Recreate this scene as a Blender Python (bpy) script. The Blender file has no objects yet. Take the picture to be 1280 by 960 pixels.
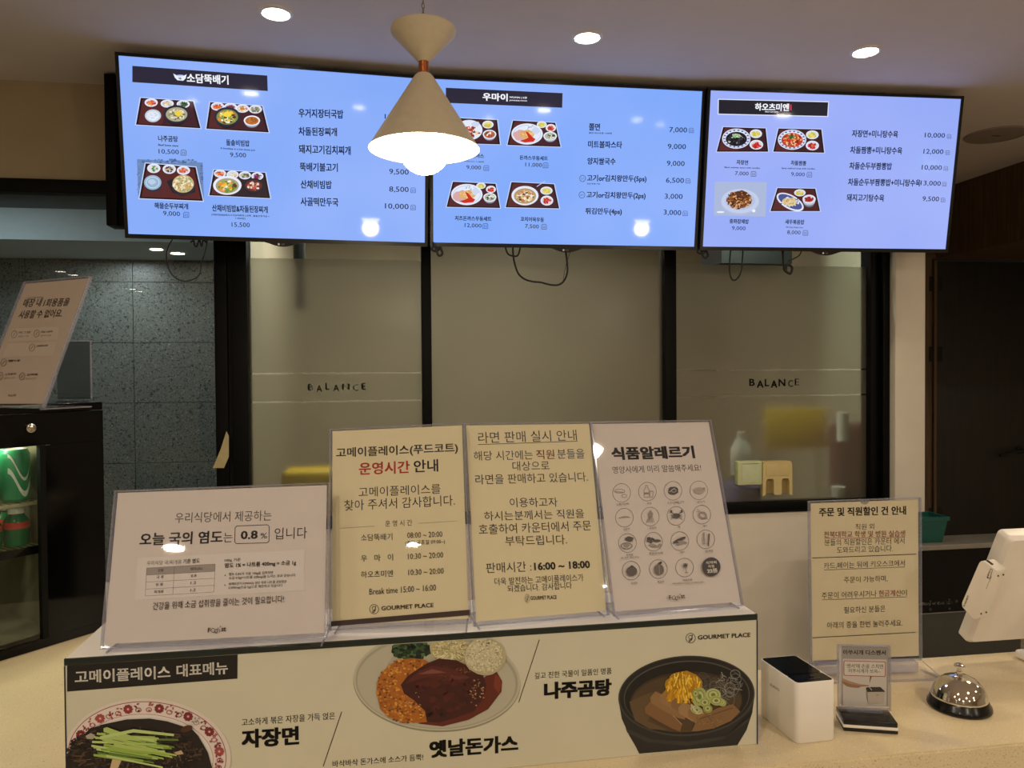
import bpy, bmesh, math, random
import numpy as np
from mathutils import Vector, Matrix
SC = bpy.context.scene
COL = SC.collection
R = math.radians
random.seed(7)

# ------------------------------------------------------------------ camera
F_PX, YAW, PITCH, ROLL = 950.0, R(8.7), R(1.0), R(-0.41)
CAM = Vector((0, 0, 1.58))
_F = Vector((math.sin(YAW)*math.cos(PITCH), math.cos(YAW)*math.cos(PITCH), -math.sin(PITCH)))
_R = Vector((math.cos(YAW), -math.sin(YAW), 0)); _U = _R.cross(_F)
_c, _s = math.cos(ROLL), math.sin(ROLL)
_R, _U = _c*_R + _s*_U, -_s*_R + _c*_U
cd = bpy.data.cameras.new('camera'); cam = bpy.data.objects.new('camera', cd); COL.objects.link(cam)
cd.sensor_width = 36.0; cd.lens = F_PX/1280*36.0; cd.clip_start = .02
cam.matrix_world = Matrix((( _R.x, _U.x, -_F.x, CAM.x), (_R.y, _U.y, -_F.y, CAM.y), (_R.z, _U.z, -_F.z, CAM.z), (0, 0, 0, 1)))
SC.camera = cam

# ------------------------------------------------------------------ world, exposure, area lights
SC.view_settings.view_transform = 'Standard'
SC.view_settings.look = 'None'
SC.view_settings.gamma = 1.0
SC.view_settings.exposure = 0.0
SC.view_settings.use_curve_mapping = False
try:
    SC.cycles.use_denoising = True
    SC.cycles.max_bounces = 12
    SC.cycles.transparent_max_bounces = 16
    SC.cycles.sample_clamp_indirect = 4.0
except Exception:
    pass
w = bpy.data.worlds.new('world'); SC.world = w; w.use_nodes = True
w.node_tree.nodes['Background'].inputs[0].default_value = (1.0, .85, .7, 1)
w.node_tree.nodes['Background'].inputs[1].default_value = 0.02

def area(loc, size, power, col, rot=(0, 0, 0), spread=math.pi):
    l = bpy.data.lights.new('lamp_light', 'AREA'); l.shape = 'DISK'; l.size = size; l.energy = power; l.color = col; l.spread = spread
    o = bpy.data.objects.new('lamp_light', l); COL.objects.link(o); o.location = loc; o.rotation_euler = rot
    return o
WARM = (1.0, .88, .72); HALL = 18.5
CEIL = 2.87
# dining hall lamps behind the camera, the kitchen's and the corridor's lamps, plus added fill lamps
for x, y in ((-2.4, -.9), (-.7, -.5), (1.3, -.7), (3.2, -.3), (4.6, 1.4), (-2.2, -2.8), (.4, -2.6), (2.8, -2.8), (-1.6, -5.0), (1.2, -5.0), (3.8, -5.0)):  # the lamp over the right passage is added to brighten the wood header
    area((x, y, CEIL-.03), .13, HALL, WARM)
area((.9, 4.9, 2.70), .9, 17, (1.0, .88, .76))
area((-.1, 4.4, 2.70), .5, 24, (1.0, .98, .84))
area((-2.6, 4.3, 2.72), .9, 17, (.84, .94, 1.0)); area((-2.0, 5.75, 2.42), .25, 5, (.92, .97, 1.0))
area((1.9, 3.84, 2.70), .12, 20, (.88, 1.0, .84)); area((-.3, 3.83, 2.70), .16, 5, (.92, 1.0, .86))  # added close behind the panes to brighten the yellow board and the film

# ------------------------------------------------------------------ pixel helpers (rays from the surveyed camera to real planes)
def ray(px, py):
    return _F*F_PX + _R*(px-640) + _U*(480-py)
def onz(px, py, z):
    d = ray(px, py); return CAM + d*((z-CAM.z)/d.z)
def ony(px, py, y):
    d = ray(px, py); return CAM + d*((y-CAM.y)/d.y)
def onx(px, py, x):
    d = ray(px, py); return CAM + d*((x-CAM.x)/d.x)

# ------------------------------------------------------------------ materials
def lin(c):
    if isinstance(c, str):
        c = tuple(int(c[i:i+2], 16)/255 for i in (0, 2, 4))
    return tuple((v/12.92 if v <= .04045 else ((v+.055)/1.055)**2.4) for v in c)
def new_mat(name):
    m = bpy.data.materials.new(name); m.use_nodes = True
    nt = m.node_tree; nt.nodes.clear()
    out = nt.nodes.new('ShaderNodeOutputMaterial')
    return m, nt, out
def mat(name, col, rough=.5, metal=0, var=.06, scale=30, bump=0, spec=.5, coat=0):
    m, nt, out = new_mat(name); L = nt.links
    b = nt.nodes.new('ShaderNodeBsdfPrincipled'); L.new(b.outputs[0], out.inputs[0])
    b.inputs['Roughness'].default_value = rough; b.inputs['Metallic'].default_value = metal
    b.inputs['Specular IOR Level'].default_value = spec; b.inputs['Coat Weight'].default_value = coat
    tc = nt.nodes.new('ShaderNodeTexCoord'); n = nt.nodes.new('ShaderNodeTexNoise'); n.inputs['Scale'].default_value = scale
    n.inputs['Detail'].default_value = 3
    L.new(tc.outputs['Object'], n.inputs['Vector'])
    r = nt.nodes.new('ShaderNodeValToRGB'); c = lin(col)
    r.color_ramp.elements[0].position = .3; r.color_ramp.elements[1].position = .7
    r.color_ramp.elements[0].color = tuple(v*(1-var) for v in c)+(1,); r.color_ramp.elements[1].color = tuple(min(1, v*(1+var)) for v in c)+(1,)
    L.new(n.outputs[0], r.inputs[0]); L.new(r.outputs[0], b.inputs['Base Color'])
    if bump:
        bp = nt.nodes.new('ShaderNodeBump'); bp.inputs['Strength'].default_value = bump; bp.inputs['Distance'].default_value = .002
        L.new(n.outputs[0], bp.inputs['Height']); L.new(bp.outputs[0], b.inputs['Normal'])
    return m
def speckle(name, base, specks, rough=.3, scale=260, bump=0):
    """stone with several speck colours; specks = [(colour, voronoi scale, threshold)]"""
    m, nt, out = new_mat(name); L = nt.links
    b = nt.nodes.new('ShaderNodeBsdfPrincipled'); L.new(b.outputs[0], out.inputs[0]); b.inputs['Roughness'].default_value = rough
    tc = nt.nodes.new('ShaderNodeTexCoord')
    n = nt.nodes.new('ShaderNodeTexNoise'); n.inputs['Scale'].default_value = 5; n.inputs['Detail'].default_value = 5
    L.new(tc.outputs['Object'], n.inputs['Vector'])
    r = nt.nodes.new('ShaderNodeValToRGB'); c = lin(base)
    r.color_ramp.elements[0].position = .3; r.color_ramp.elements[1].position = .72
    r.color_ramp.elements[0].color = tuple(v*.9 for v in c)+(1,); r.color_ramp.elements[1].color = tuple(min(1, v*1.06) for v in c)+(1,)
    L.new(n.outputs[0], r.inputs[0]); cur = r.outputs[0]
    for sc_, sca, th in specks:
        v = nt.nodes.new('ShaderNodeTexNoise'); v.inputs['Scale'].default_value = sca; v.inputs['Detail'].default_value = 1
        mp = nt.nodes.new('ShaderNodeMapping'); mp.inputs['Location'].default_value = (sca*.37, 3.1, sca*.11)
        L.new(tc.outputs['Object'], mp.inputs[0]); L.new(mp.outputs[0], v.inputs['Vector'])
        rr = nt.nodes.new('ShaderNodeValToRGB'); rr.color_ramp.elements[0].position = th; rr.color_ramp.elements[1].position = th+.04
        L.new(v.outputs[0], rr.inputs[0])
        mx = nt.nodes.new('ShaderNodeMixRGB'); L.new(rr.outputs[0], mx.inputs[0]); L.new(cur, mx.inputs[1]); mx.inputs[2].default_value = lin(sc_)+(1,)
        cur = mx.outputs[0]
    L.new(cur, b.inputs['Base Color'])
    return m
def wood(name, a, b_, scale=(18, 18, 1.2), rough=.5):
    m, nt, out = new_mat(name); L = nt.links
    b = nt.nodes.new('ShaderNodeBsdfPrincipled'); L.new(b.outputs[0], out.inputs[0]); b.inputs['Roughness'].default_value = rough
    tc = nt.nodes.new('ShaderNodeTexCoord'); mp = nt.nodes.new('ShaderNodeMapping'); mp.inputs['Scale'].default_value = scale
    n = nt.nodes.new('ShaderNodeTexNoise'); n.inputs['Scale'].default_value = 2.5; n.inputs['Detail'].default_value = 6; n.inputs['Distortion'].default_value = .6
    L.new(tc.outputs['Object'], mp.inputs[0]); L.new(mp.outputs[0], n.inputs['Vector'])
    r = nt.nodes.new('ShaderNodeValToRGB'); r.color_ramp.elements[0].position = .3; r.color_ramp.elements[1].position = .7
    r.color_ramp.elements[0].color = lin(a)+(1,); r.color_ramp.elements[1].color = lin(b_)+(1,)
    L.new(n.outputs[0], r.inputs[0]); L.new(r.outputs[0], b.inputs['Base Color'])
    return m
def emit(name, col, strength, gloss=False):
    m, nt, out = new_mat(name)
    b = nt.nodes.new('ShaderNodeBsdfPrincipled'); nt.links.new(b.outputs[0], out.inputs[0])
    b.inputs['Base Color'].default_value = (.02, .02, .02, 1) if gloss else lin(col)+(1,)
    b.inputs['Roughness'].default_value = .06 if gloss else .6
    b.inputs['Emission Color'].default_value = lin(col)+(1,); b.inputs['Emission Strength'].default_value = strength
    return m
def screen_mat(name, c0, c1, strength):
    """lit display: a faint uneven panel glow under clear glass"""
    m, nt, out = new_mat(name); L = nt.links
    b = nt.nodes.new('ShaderNodeBsdfPrincipled'); L.new(b.outputs[0], out.inputs[0])
    b.inputs['Base Color'].default_value = (.02, .02, .02, 1); b.inputs['Roughness'].default_value = .05; b.inputs['Specular IOR Level'].default_value = .28
    tc = nt.nodes.new('ShaderNodeTexCoord'); n = nt.nodes.new('ShaderNodeTexNoise'); n.inputs['Scale'].default_value = 1.1
    L.new(tc.outputs['Object'], n.inputs['Vector'])
    r = nt.nodes.new('ShaderNodeValToRGB'); r.color_ramp.elements[0].position = .35; r.color_ramp.elements[1].position = .65
    r.color_ramp.elements[0].color = lin(c0)+(1,); r.color_ramp.elements[1].color = lin(c1)+(1,)
    L.new(n.outputs[0], r.inputs[0]); L.new(r.outputs[0], b.inputs['Emission Color']); b.inputs['Emission Strength'].default_value = strength
    return m
def ink_mat(name, glow):
    """flat print (or displayed picture): colour comes from the artwork's own colour attribute"""
    m, nt, out = new_mat(name); L = nt.links
    b = nt.nodes.new('ShaderNodeBsdfPrincipled'); L.new(b.outputs[0], out.inputs[0])
    a = nt.nodes.new('ShaderNodeVertexColor'); a.layer_name = 'ink'
    if glow:
        b.inputs['Base Color'].default_value = (.02, .02, .02, 1); b.inputs['Roughness'].default_value = .05; b.inputs['Specular IOR Level'].default_value = .28
        L.new(a.outputs[0], b.inputs['Emission Color']); b.inputs['Emission Strength'].default_value = glow
    else:
        tc = nt.nodes.new('ShaderNodeTexCoord'); n = nt.nodes.new('ShaderNodeTexNoise'); n.inputs['Scale'].default_value = 300
        L.new(tc.outputs['Object'], n.inputs['Vector'])
        mx = nt.nodes.new('ShaderNodeMixRGB'); mx.blend_type = 'MULTIPLY'; mx.inputs[0].default_value = .06
        L.new(a.outputs[0], mx.inputs[1]); L.new(n.outputs[1], mx.inputs[2]); L.new(mx.outputs[0], b.inputs['Base Color'])
        b.inputs['Roughness'].default_value = .45
    return m
def acrylic(name, tint=(1, 1, 1), body=.0, gloss=1.45, rough=.02, bodycol='d8d8e8'):
    m, nt, out = new_mat(name); L = nt.links
    t = nt.nodes.new('ShaderNodeBsdfTransparent'); t.inputs[0].default_value = tint+(1,)
    g = nt.nodes.new('ShaderNodeBsdfGlossy'); g.inputs['Roughness'].default_value = rough
    f = nt.nodes.new('ShaderNodeFresnel'); f.inputs[0].default_value = gloss
    ge = nt.nodes.new('ShaderNodeNewGeometry'); mu = nt.nodes.new('ShaderNodeMath'); mu.operation = 'SUBTRACT'; mu.use_clamp = True
    L.new(f.outputs[0], mu.inputs[0]); L.new(ge.outputs['Backfacing'], mu.inputs[1])      # a thin slab: only its outer side reflects
    mx = nt.nodes.new('ShaderNodeMixShader'); L.new(mu.outputs[0], mx.inputs[0]); L.new(t.outputs[0], mx.inputs[1]); L.new(g.outputs[0], mx.inputs[2])
    d = nt.nodes.new('ShaderNodeBsdfDiffuse'); d.inputs[0].default_value = lin(bodycol)+(1,)
    m2 = nt.nodes.new('ShaderNodeMixShader'); m2.inputs[0].default_value = body
    L.new(mx.outputs[0], m2.inputs[1]); L.new(d.outputs[0], m2.inputs[2]); L.new(m2.outputs[0], out.inputs[0])
    return m
def frosted(name, col, body, rough=.28):
    m, nt, out = new_mat(name); L = nt.links
    g = nt.nodes.new('ShaderNodeBsdfPrincipled'); g.inputs['Transmission Weight'].default_value = 1; g.inputs['Roughness'].default_value = rough
    g.inputs['IOR'].default_value = 1.35; g.inputs['Base Color'].default_value = (.93, .95, .9, 1)
    tc = nt.nodes.new('ShaderNodeTexCoord'); n = nt.nodes.new('ShaderNodeTexNoise'); n.inputs['Scale'].default_value = 400
    L.new(tc.outputs['Object'], n.inputs['Vector'])
    r = nt.nodes.new('ShaderNodeValToRGB'); c = lin(col); r.color_ramp.elements[0].color = tuple(v*.9 for v in c)+(1,); r.color_ramp.elements[1].color = tuple(v*1.1 for v in c)+(1,)
    L.new(n.outputs[0], r.inputs[0])
    d = nt.nodes.new('ShaderNodeBsdfDiffuse'); L.new(r.outputs[0], d.inputs[0])
    m2 = nt.nodes.new('ShaderNodeMixShader'); m2.inputs[0].default_value = body
    L.new(g.outputs[0], m2.inputs[1]); L.new(d.outputs[0], m2.inputs[2]); L.new(m2.outputs[0], out.inputs[0])
    return m

M = dict(
    ceiling=mat('ceiling_paint', 'ddd2ca', .9, var=.03, scale=4),
    plaster=mat('plaster_paint', 'b8aa8e', .9, var=.04, scale=6),
    hall=mat('hall_paint', 'cfc2ac', .9, var=.04),
    floor=speckle('floor_stone', 'c0b29c', [('6d6255', 60, .62)], .35),
    counter=speckle('engineered_stone', 'dcc9a2', [('b39a6e', 420, .66), ('f1e6cb', 300, .68), ('a88f66', 160, .74)], .28),
    granite=speckle('grey_granite', '74766f', [('4a5050', 70, .58), ('9aa09b', 95, .66), ('262b2b', 55, .66)], .35),
    corridor=mat('corridor_paint', 'b9c4c8', .8, var=.03), corridor_dark=mat('corridor_recess_shade', '5f6a70', .8),
    wood=wood('dark_walnut', '6a5138', '4a3826'), wood_door=wood('smoked_oak_door', '221d14', '15120c'),
    black=mat('black_aluminium', '070707', .5, var=.1, spec=.15), blackmatte=mat('black_matte', '0b0b0c', .7, var=.1),
    blackgloss=mat('black_gloss_panel', '040405', .08, var=.05, spec=.22), bezel=mat('black_bezel', '0c0c0e', .3),
    white=mat('white_plastic', 'e8e0d4', .35, var=.02), whitewall=mat('white_laminate', 'e6dccb', .5, var=.03, scale=8),
    shade=mat('cream_powder_coat', 'd9ccb2', .55, var=.03, scale=60), shade_in=mat('white_enamel', 'f4efe2', .5, var=.01),
    copper=mat('brushed_copper', 'c4764e', .22, 1, var=.12, scale=90), chrome=mat('polished_chrome', 'dcd8d0', .05, 1, var=.02),
    brass=mat('dull_chain_metal', '8d8064', .35, .9), cable=mat('black_rubber_cable', '0d0d0d', .5),
    box=mat('white_board', 'c9c4ac', .5, var=.02, scale=12), edge=mat('dark_green_edge', '16201b', .35),
    teal=mat('teal_plastic', '0a4f47', .4, var=.05), steel=mat('dull_steel_top', '8a857a', .4, .3), freezer=mat('dark_grey_enamel', '3a3832', .5),
    cream=mat('cream_plastic', 'd8c48a', .4, var=.03), palegreen=mat('pale_green_plastic', 'c9cf9f', .4, var=.04),
    yellow=mat('yellow_board', 'f4c400', .5), purple=mat('purple_crate', '4a4a88', .5), maroon=mat('maroon_cloth', '5a2630', .8),
    kitchen=mat('kitchen_wall', 'a09380', .8, var=.1, scale=2), ink=ink_mat('print_ink', 0), lit=ink_mat('display_picture', 1.0),
    clear=acrylic('clear_acrylic', (.97, .97, .98)), edgeac=acrylic('acrylic_edge', (.86, .86, .90), .22, rough=.1, bodycol='c4c2cc'),
    glass=acrylic('window_glass', (.86, .9, .9), gloss=1.5, rough=.01),
    film=frosted('frosted_film', '8a7f6a', .24), smoke=acrylic('smoked_acrylic', (.55, .6, .62), .25, bodycol='5d686b'),
    leaf=mat('green_glass_bottle', '1f6a3c', .12, var=.2), red=mat('red_label', 'c5412c', .5, var=.2), lidwhite=mat('white_lid', 'e6e2d2', .4),
    pouchgreen=mat('green_can', '2f8a5a', .3, var=.2), floorcase=mat('case_liner', '6d684f', .6), mesh_mat=mat('wire_shelf', 'b8a982', .4, .4),
    rubber=mat('black_plastic', '0a0a0a', .22, var=.05), speaker=mat('speaker_grille', '9b8e84', .8, bump=.6, scale=900), bulb=emit('bulb_glass', 'fff0cf', 26),
    led=emit('downlight_lens', 'fff2d8', 30), hole=mat('cut_out_letter_dark', '1d1b16', .4), holelight=mat('cut_out_letter_pale', 'b9bca0', .4),
)
# ------------------------------------------------------------------ object helpers
def link(name, me, m=None, parent=None):
    o = bpy.data.objects.new(name, me); COL.objects.link(o)
    if m is not None and me is not None and not me.materials: me.materials.append(M[m] if isinstance(m, str) else m)
    if parent is not None: o.parent = parent
    return o
def build(name, bm, m, parent=None, smooth=False, mods=None):
    me = bpy.data.meshes.new(name); bmesh.ops.recalc_face_normals(bm, faces=bm.faces); bm.to_mesh(me); bm.free()
    if smooth:
        for p in me.polygons: p.use_smooth = True
        try: me.set_sharp_from_angle(angle=R(35))
        except Exception: pass
    return link(name, me, m, parent)
def tag(o, label=None, cat=None, group=None, kind=None):
    for k, v in (('label', label), ('category', cat), ('group', group), ('kind', kind)):
        if v: o[k] = v
    return o
def empty(name, loc=(0, 0, 0), rz=0, **kw):
    o = bpy.data.objects.new(name, None); COL.objects.link(o); o.location = loc; o.rotation_euler = (0, 0, rz); o.empty_display_size = .05
    return tag(o, **kw)
def hexa(bm, P):
    """8 points: bottom 0-3, top 4-7"""
    v = [bm.verts.new(p) for p in P]
    for f in ((0, 1, 2, 3), (4, 5, 6, 7), (0, 1, 5, 4), (1, 2, 6, 5), (2, 3, 7, 6), (3, 0, 4, 7)):
        bm.faces.new([v[i] for i in f])
    return v
def box(bm, x0, x1, y0, y1, z0, z1, bev=0, mtx=None):
    b = bmesh.new() if bev else bm
    P = [(x0, y0, z0), (x1, y0, z0), (x1, y1, z0), (x0, y1, z0), (x0, y0, z1), (x1, y0, z1), (x1, y1, z1), (x0, y1, z1)]
    if mtx is not None: P = [mtx @ Vector(p) for p in P]
    hexa(b, P)
    if bev:
        bmesh.ops.recalc_face_normals(b, faces=b.faces)
        bmesh.ops.bevel(b, geom=b.edges[:], offset=bev, segments=3, affect='EDGES', profile=.5)
        me = bpy.data.meshes.new('t'); b.to_mesh(me); b.free(); bm.from_mesh(me); bpy.data.meshes.remove(me)
def boxo(name, x0, x1, y0, y1, z0, z1, m, parent=None, bev=0):
    bm = bmesh.new(); box(bm, x0, x1, y0, y1, z0, z1, bev)
    return build(name, bm, m, parent, smooth=bool(bev))
def lathe(prof, n=40, mtx=None, close=False):
    bm = bmesh.new(); rings = []
    for r, z in prof:
        if r < 1e-6: rings.append([bm.verts.new((0, 0, z))])
        else: rings.append([bm.verts.new((r*math.cos(2*math.pi*k/n), r*math.sin(2*math.pi*k/n), z)) for k in range(n)])
    for a, b in zip(rings, rings[1:]):
        for k in range(n):
            if len(a) == 1 and len(b) == 1: break
            if len(a) == 1: bm.faces.new((a[0], b[k], b[(k+1) % n]))
            elif len(b) == 1: bm.faces.new((a[k], a[(k+1) % n], b[0]))
            else: bm.faces.new((a[k], a[(k+1) % n], b[(k+1) % n], b[k]))
    if mtx is not None: bmesh.ops.transform(bm, matrix=mtx, verts=bm.verts)
    return bm
def tube(name, pts, r, m, parent=None, cyc=False, res=6):
    P = [Vector(p) for p in pts]
    # smooth the path with Catmull-Rom, then sweep
    Q = []
    n = len(P)
    for i in range(n-1):
        p0, p1, p2, p3 = P[max(i-1, 0)], P[i], P[i+1], P[min(i+2, n-1)]
        for k in range(res):
            t = k/res
            Q.append(.5*((2*p1)+(p2-p0)*t+(2*p0-5*p1+4*p2-p3)*t*t+(3*p1-p0-3*p2+p3)*t**3))
    Q.append(P[-1])
    bm = bmesh.new(); rings = []
    for i, q in enumerate(Q):
        d = (Q[min(i+1, len(Q)-1)]-Q[max(i-1, 0)]).normalized()
        a = d.cross(Vector((0, 1, 0.01))); a = a.normalized() if a.length > 1e-3 else d.orthogonal().normalized()
        b = d.cross(a).normalized()
        rings.append([bm.verts.new(q+a*r*math.cos(k*math.pi/3)+b*r*math.sin(k*math.pi/3)) for k in range(6)])
    for A, B in zip(rings, rings[1:]):
        for k in range(6): bm.faces.new((A[k], A[(k+1) % 6], B[(k+1) % 6], B[k]))
    bm.faces.new(rings[0]); bm.faces.new(rings[-1][::-1])
    return build(name, bm, m, parent, smooth=True)

# ------------------------------------------------------------------ flat artwork on a real plane
_glyph = {}
def glyphs(s, bold, slant=0):
    """glyph outlines of the built-in font; a heavier weight is the same outline laid down a few times, slightly shifted"""
    if s not in _glyph:
        c = bpy.data.curves.new('t', 'FONT'); c.body = s; c.resolution_u = 2
        o = bpy.data.objects.new('t', c); me = o.to_mesh()
        V = np.array([v.co[:] for v in me.vertices]).reshape(-1, 3)[:, :2]; Fc = [tuple(p.vertices) for p in me.polygons]
        o.to_mesh_clear(); bpy.data.objects.remove(o); bpy.data.curves.remove(c)
        _glyph[s] = (V, Fc)
    V, Fc = _glyph[s]
    if bold < .004: return V, Fc
    VV, FF = [], []
    if bold > .03: SH = [(i*bold, j*bold*.7) for i in (-1, 0, 1) for j in (-1, 0, 1)]
    elif bold > .012: SH = [(-bold, -bold*.7), (bold, -bold*.7), (bold, bold*.7), (-bold, bold*.7)]
    else: SH = [(-bold, 0), (bold, 0)]
    for i, (dx, dy) in enumerate(SH):
        VV.append(V+np.array([dx, dy])); FF += [tuple(k+i*len(V) for k in f) for f in Fc]
    return np.concatenate(VV), FF
class Plane:
    def __init__(s, o, n, up):
        s.o, s.n, s.up = Vector(o), Vector(n).normalized(), Vector(up).normalized()
        s.u = s.up.cross(s.n).normalized()
        if (CAM-s.o).dot(s.n) < 0: s.n = -s.n; 
        s.u = s.up.cross(s.n).normalized()
    def at(s, px, py, lift=0):
        d = ray(px, py); return CAM + d*(((s.o-CAM).dot(s.n))/d.dot(s.n)) + s.n*lift
class Art:
    """polygons and lettering lying on a plane, measured in the crop frame fr=(x0,y0,scale)"""
    def __init__(s, plane, fr=(0, 0, 1), lift=.0006, step=.00006, clip=None):
        s.p, s.fr, s.lift, s.step, s.clip = plane, fr, lift, step, clip
        s.V, s.F, s.C, s.k = [], [], [], 0
    def px(s, x, y): return s.fr[0]+x/s.fr[2], s.fr[1]+y/s.fr[2]
    def P(s, x, y): return s.p.at(*s.px(x, y), s.lift+s.step*s.k)
    def add(s, pts3, faces, col):
        b = len(s.V); s.V += [tuple(p) for p in pts3]; c = lin(col)
        for f in faces: s.F.append(tuple(b+i for i in f)); s.C.append(c)
    def poly(s, pts, col, up=True):
        if s.clip:
            for (a, b, c) in s.clip:       # keep a*x+b*y+c >= 0 (crop frame)
                out = []
                for i in range(len(pts)):
                    p, q = pts[i-1], pts[i]; dp, dq = a*p[0]+b*p[1]+c, a*q[0]+b*q[1]+c
                    if dp*dq < 0: t = dp/(dp-dq); out.append((p[0]+(q[0]-p[0])*t, p[1]+(q[1]-p[1])*t))
                    if dq >= 0: out.append(q)
                pts = out
                if len(pts) < 3: return
        if up: s.k += 1
        s.add([s.P(x, y) for x, y in pts], [tuple(range(len(pts)))], col)
    def ell(s, cx, cy, rx, ry, col, rot=0, n=28, up=True):
        c, q = math.cos(R(rot)), math.sin(R(rot))
        s.poly([(cx+rx*math.cos(t)*c-ry*math.sin(t)*q, cy+rx*math.cos(t)*q+ry*math.sin(t)*c) for t in (2*math.pi*i/n for i in range(n))], col, up)
    def blob(s, cx, cy, rx, ry, col, j=.15, n=14, up=True):
        s.poly([(cx+rx*math.cos(t)*k, cy+ry*math.sin(t)*k) for t, k in ((2*math.pi*i/n, 1+random.uniform(-j, j)) for i in range(n))], col, up)
    def line(s, x0, y0, x1, y1, w, col, up=True):
        d = math.hypot(x1-x0, y1-y0) or 1; a, b = -(y1-y0)/d*w/2, (x1-x0)/d*w/2
        s.poly([(x0+a, y0+b), (x1+a, y1+b), (x1-a, y1-b), (x0-a, y0-b)], col, up)
    def ring(s, cx, cy, rx, ry, w, col, rot=0, n=32):
        s.k += 1; c, q = math.cos(R(rot)), math.sin(R(rot)); P = []
        for k in (0, w):
            for i in range(n):
                t = 2*math.pi*i/n; x, y = (rx-k)*math.cos(t), (ry-k)*math.sin(t); P.append((cx+x*c-y*q, cy+x*q+y*c))
        for i in range(n):
            j = (i+1) % n; s.poly([P[i], P[j], P[n+j], P[n+i]], col, up=False)
    def outline(s, pts, w, col):
        s.k += 1
        for i in range(len(pts)): s.line(*pts[i-1], *pts[i], w, col, up=False)
    def text(s, t, x0, y0, x1, y1, h, col, bold=0., up=True):
        V, Fc = glyphs(t, bold)
        if up: s.k += 1
        lo, hi = V.min(0), V.max(0); A, B = s.P(x0, y0), s.P(x1, y1)
        ux = B-A; m = s.p.at(*s.px(x0, y0-h)); a0 = s.p.at(*s.px(x0, y0)); uy = s.p.up*((m-a0).length)
        uy = uy - ux*(uy.dot(ux)/ux.length_squared)*.0
        s.add([A+ux*((v[0]-lo[0])/(hi[0]-lo[0]))+uy*((v[1]-lo[1])/(hi[1]-lo[1])) for v in V], Fc, col)
    def food(s, cx, cy, rx, ry, cols, n, size, long=0):
        s.k += 1
        for i in range(n):
            a, r = random.uniform(0, 2*math.pi), math.sqrt(random.random())
            x, y = cx+rx*r*math.cos(a), cy+ry*r*math.sin(a); c = random.choice(cols)
            if i % 12 == 0: s.k += 1
            if long:
                b = random.uniform(0, math.pi); L = long*random.uniform(.5, 1)
                x2, y2 = x+L*math.cos(b), y+L*math.sin(b)*.7
                if ((x2-cx)/rx)**2+((y2-cy)/ry)**2 > 1: x2, y2 = cx+(x-cx)*.3, cy+(y-cy)*.3; x2, y2 = x+(x2-x)*min(1, L/(math.hypot(x2-x, y2-y)+1e-6)), y+(y2-y)*min(1, L/(math.hypot(x2-x, y2-y)+1e-6))
                mx_, my_ = (x+x2)/2+random.uniform(-1, 1)*L*.18, (y+y2)/2+random.uniform(-1, 1)*L*.18
                s.line(x, y, mx_, my_, size, c, up=False); s.line(mx_, my_, x2, y2, size, c, up=False)
            else: s.blob(x, y, size*random.uniform(.6, 1.2), size*random.uniform(.5, 1), c, .3, 6, up=False)
    def bowl(s, cx, cy, rx, ry, rim, inner, cols, n=26, fs=None, deep=0):
        if deep: s.ell(cx, cy+deep, rx*.78, ry*.85, '6a7080' if rim > '8' else '14141c'); s.ell(cx, cy+deep*.5, rx*.92, ry*.95, 'b8bcd0' if rim > '8' else '22222c')
        s.ell(cx, cy, rx, ry, rim); s.ell(cx, cy+ry*.04, rx*.82, ry*.8, inner)
        s.food(cx, cy+ry*.08, rx*.58, ry*.52, cols, n, fs or rx*.2)
    def done(s, name, parent, m='ink'):
        if not s.F: return None
        me = bpy.data.meshes.new(name); me.from_pydata(s.V, [], s.F); me.update()
        at = me.color_attributes.new('ink', 'FLOAT_COLOR', 'CORNER'); buf = []
        for f, c in zip(s.F, s.C): buf += list(c+(1,))*len(f)
        at.data.foreach_set('color', buf)
        o = link(name, me, m, parent)
        s.V, s.F, s.C = [], [], []
        if parent is not None: o.matrix_parent_inverse = parent.matrix_basis.inverted()
        return o
def keep(o):
    """parent already set, geometry is in world coordinates"""
    o.matrix_parent_inverse = o.parent.matrix_basis.inverted(); return o

# ------------------------------------------------------------------ THE SETTING
WY = 3.65     # window wall plane
def struct(name, x0, x1, y0, y1, z0, z1, m, bev=0):
    return tag(boxo(name, x0, x1, y0, y1, z0, z1, m, bev=bev), kind='structure')
struct('floor', -6, 6.5, -8, 7, -.1, 0, 'floor')
struct('ceiling', -6, 6.5, -8, WY+.12, CEIL, CEIL+.1, 'ceiling')
struct('ceiling_right', 2.70, 6.5, WY+.12, 5.6, CEIL, CEIL+.1, 'ceiling')
struct('wall_behind', -6, 6.5, -8.1, -8, 0, CEIL, 'hall')
struct('wall_left', -6.1, -6, -8, 7, 0, CEIL, 'hall')
struct('wall_right', 6.4, 6.5, -8, 5.6, 0, CEIL, 'hall')
HEAD = 2.44
struct('wall_back', -6, 2.70, WY, WY+.12, HEAD, CEIL, 'plaster')
struct('wall_below_windows', -.78, 2.53, WY-.01, WY+.11, 0, .845, 'whitewall', .004)
struct('trim_1', -.78, 2.53, WY-.02, WY+.12, .846, .862, 'black')
# column at the right end of the windows
colm = struct('trim_2', 2.53, 2.70, WY-.10, WY+.12, 0, HEAD, 'whitewall', .006)
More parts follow.
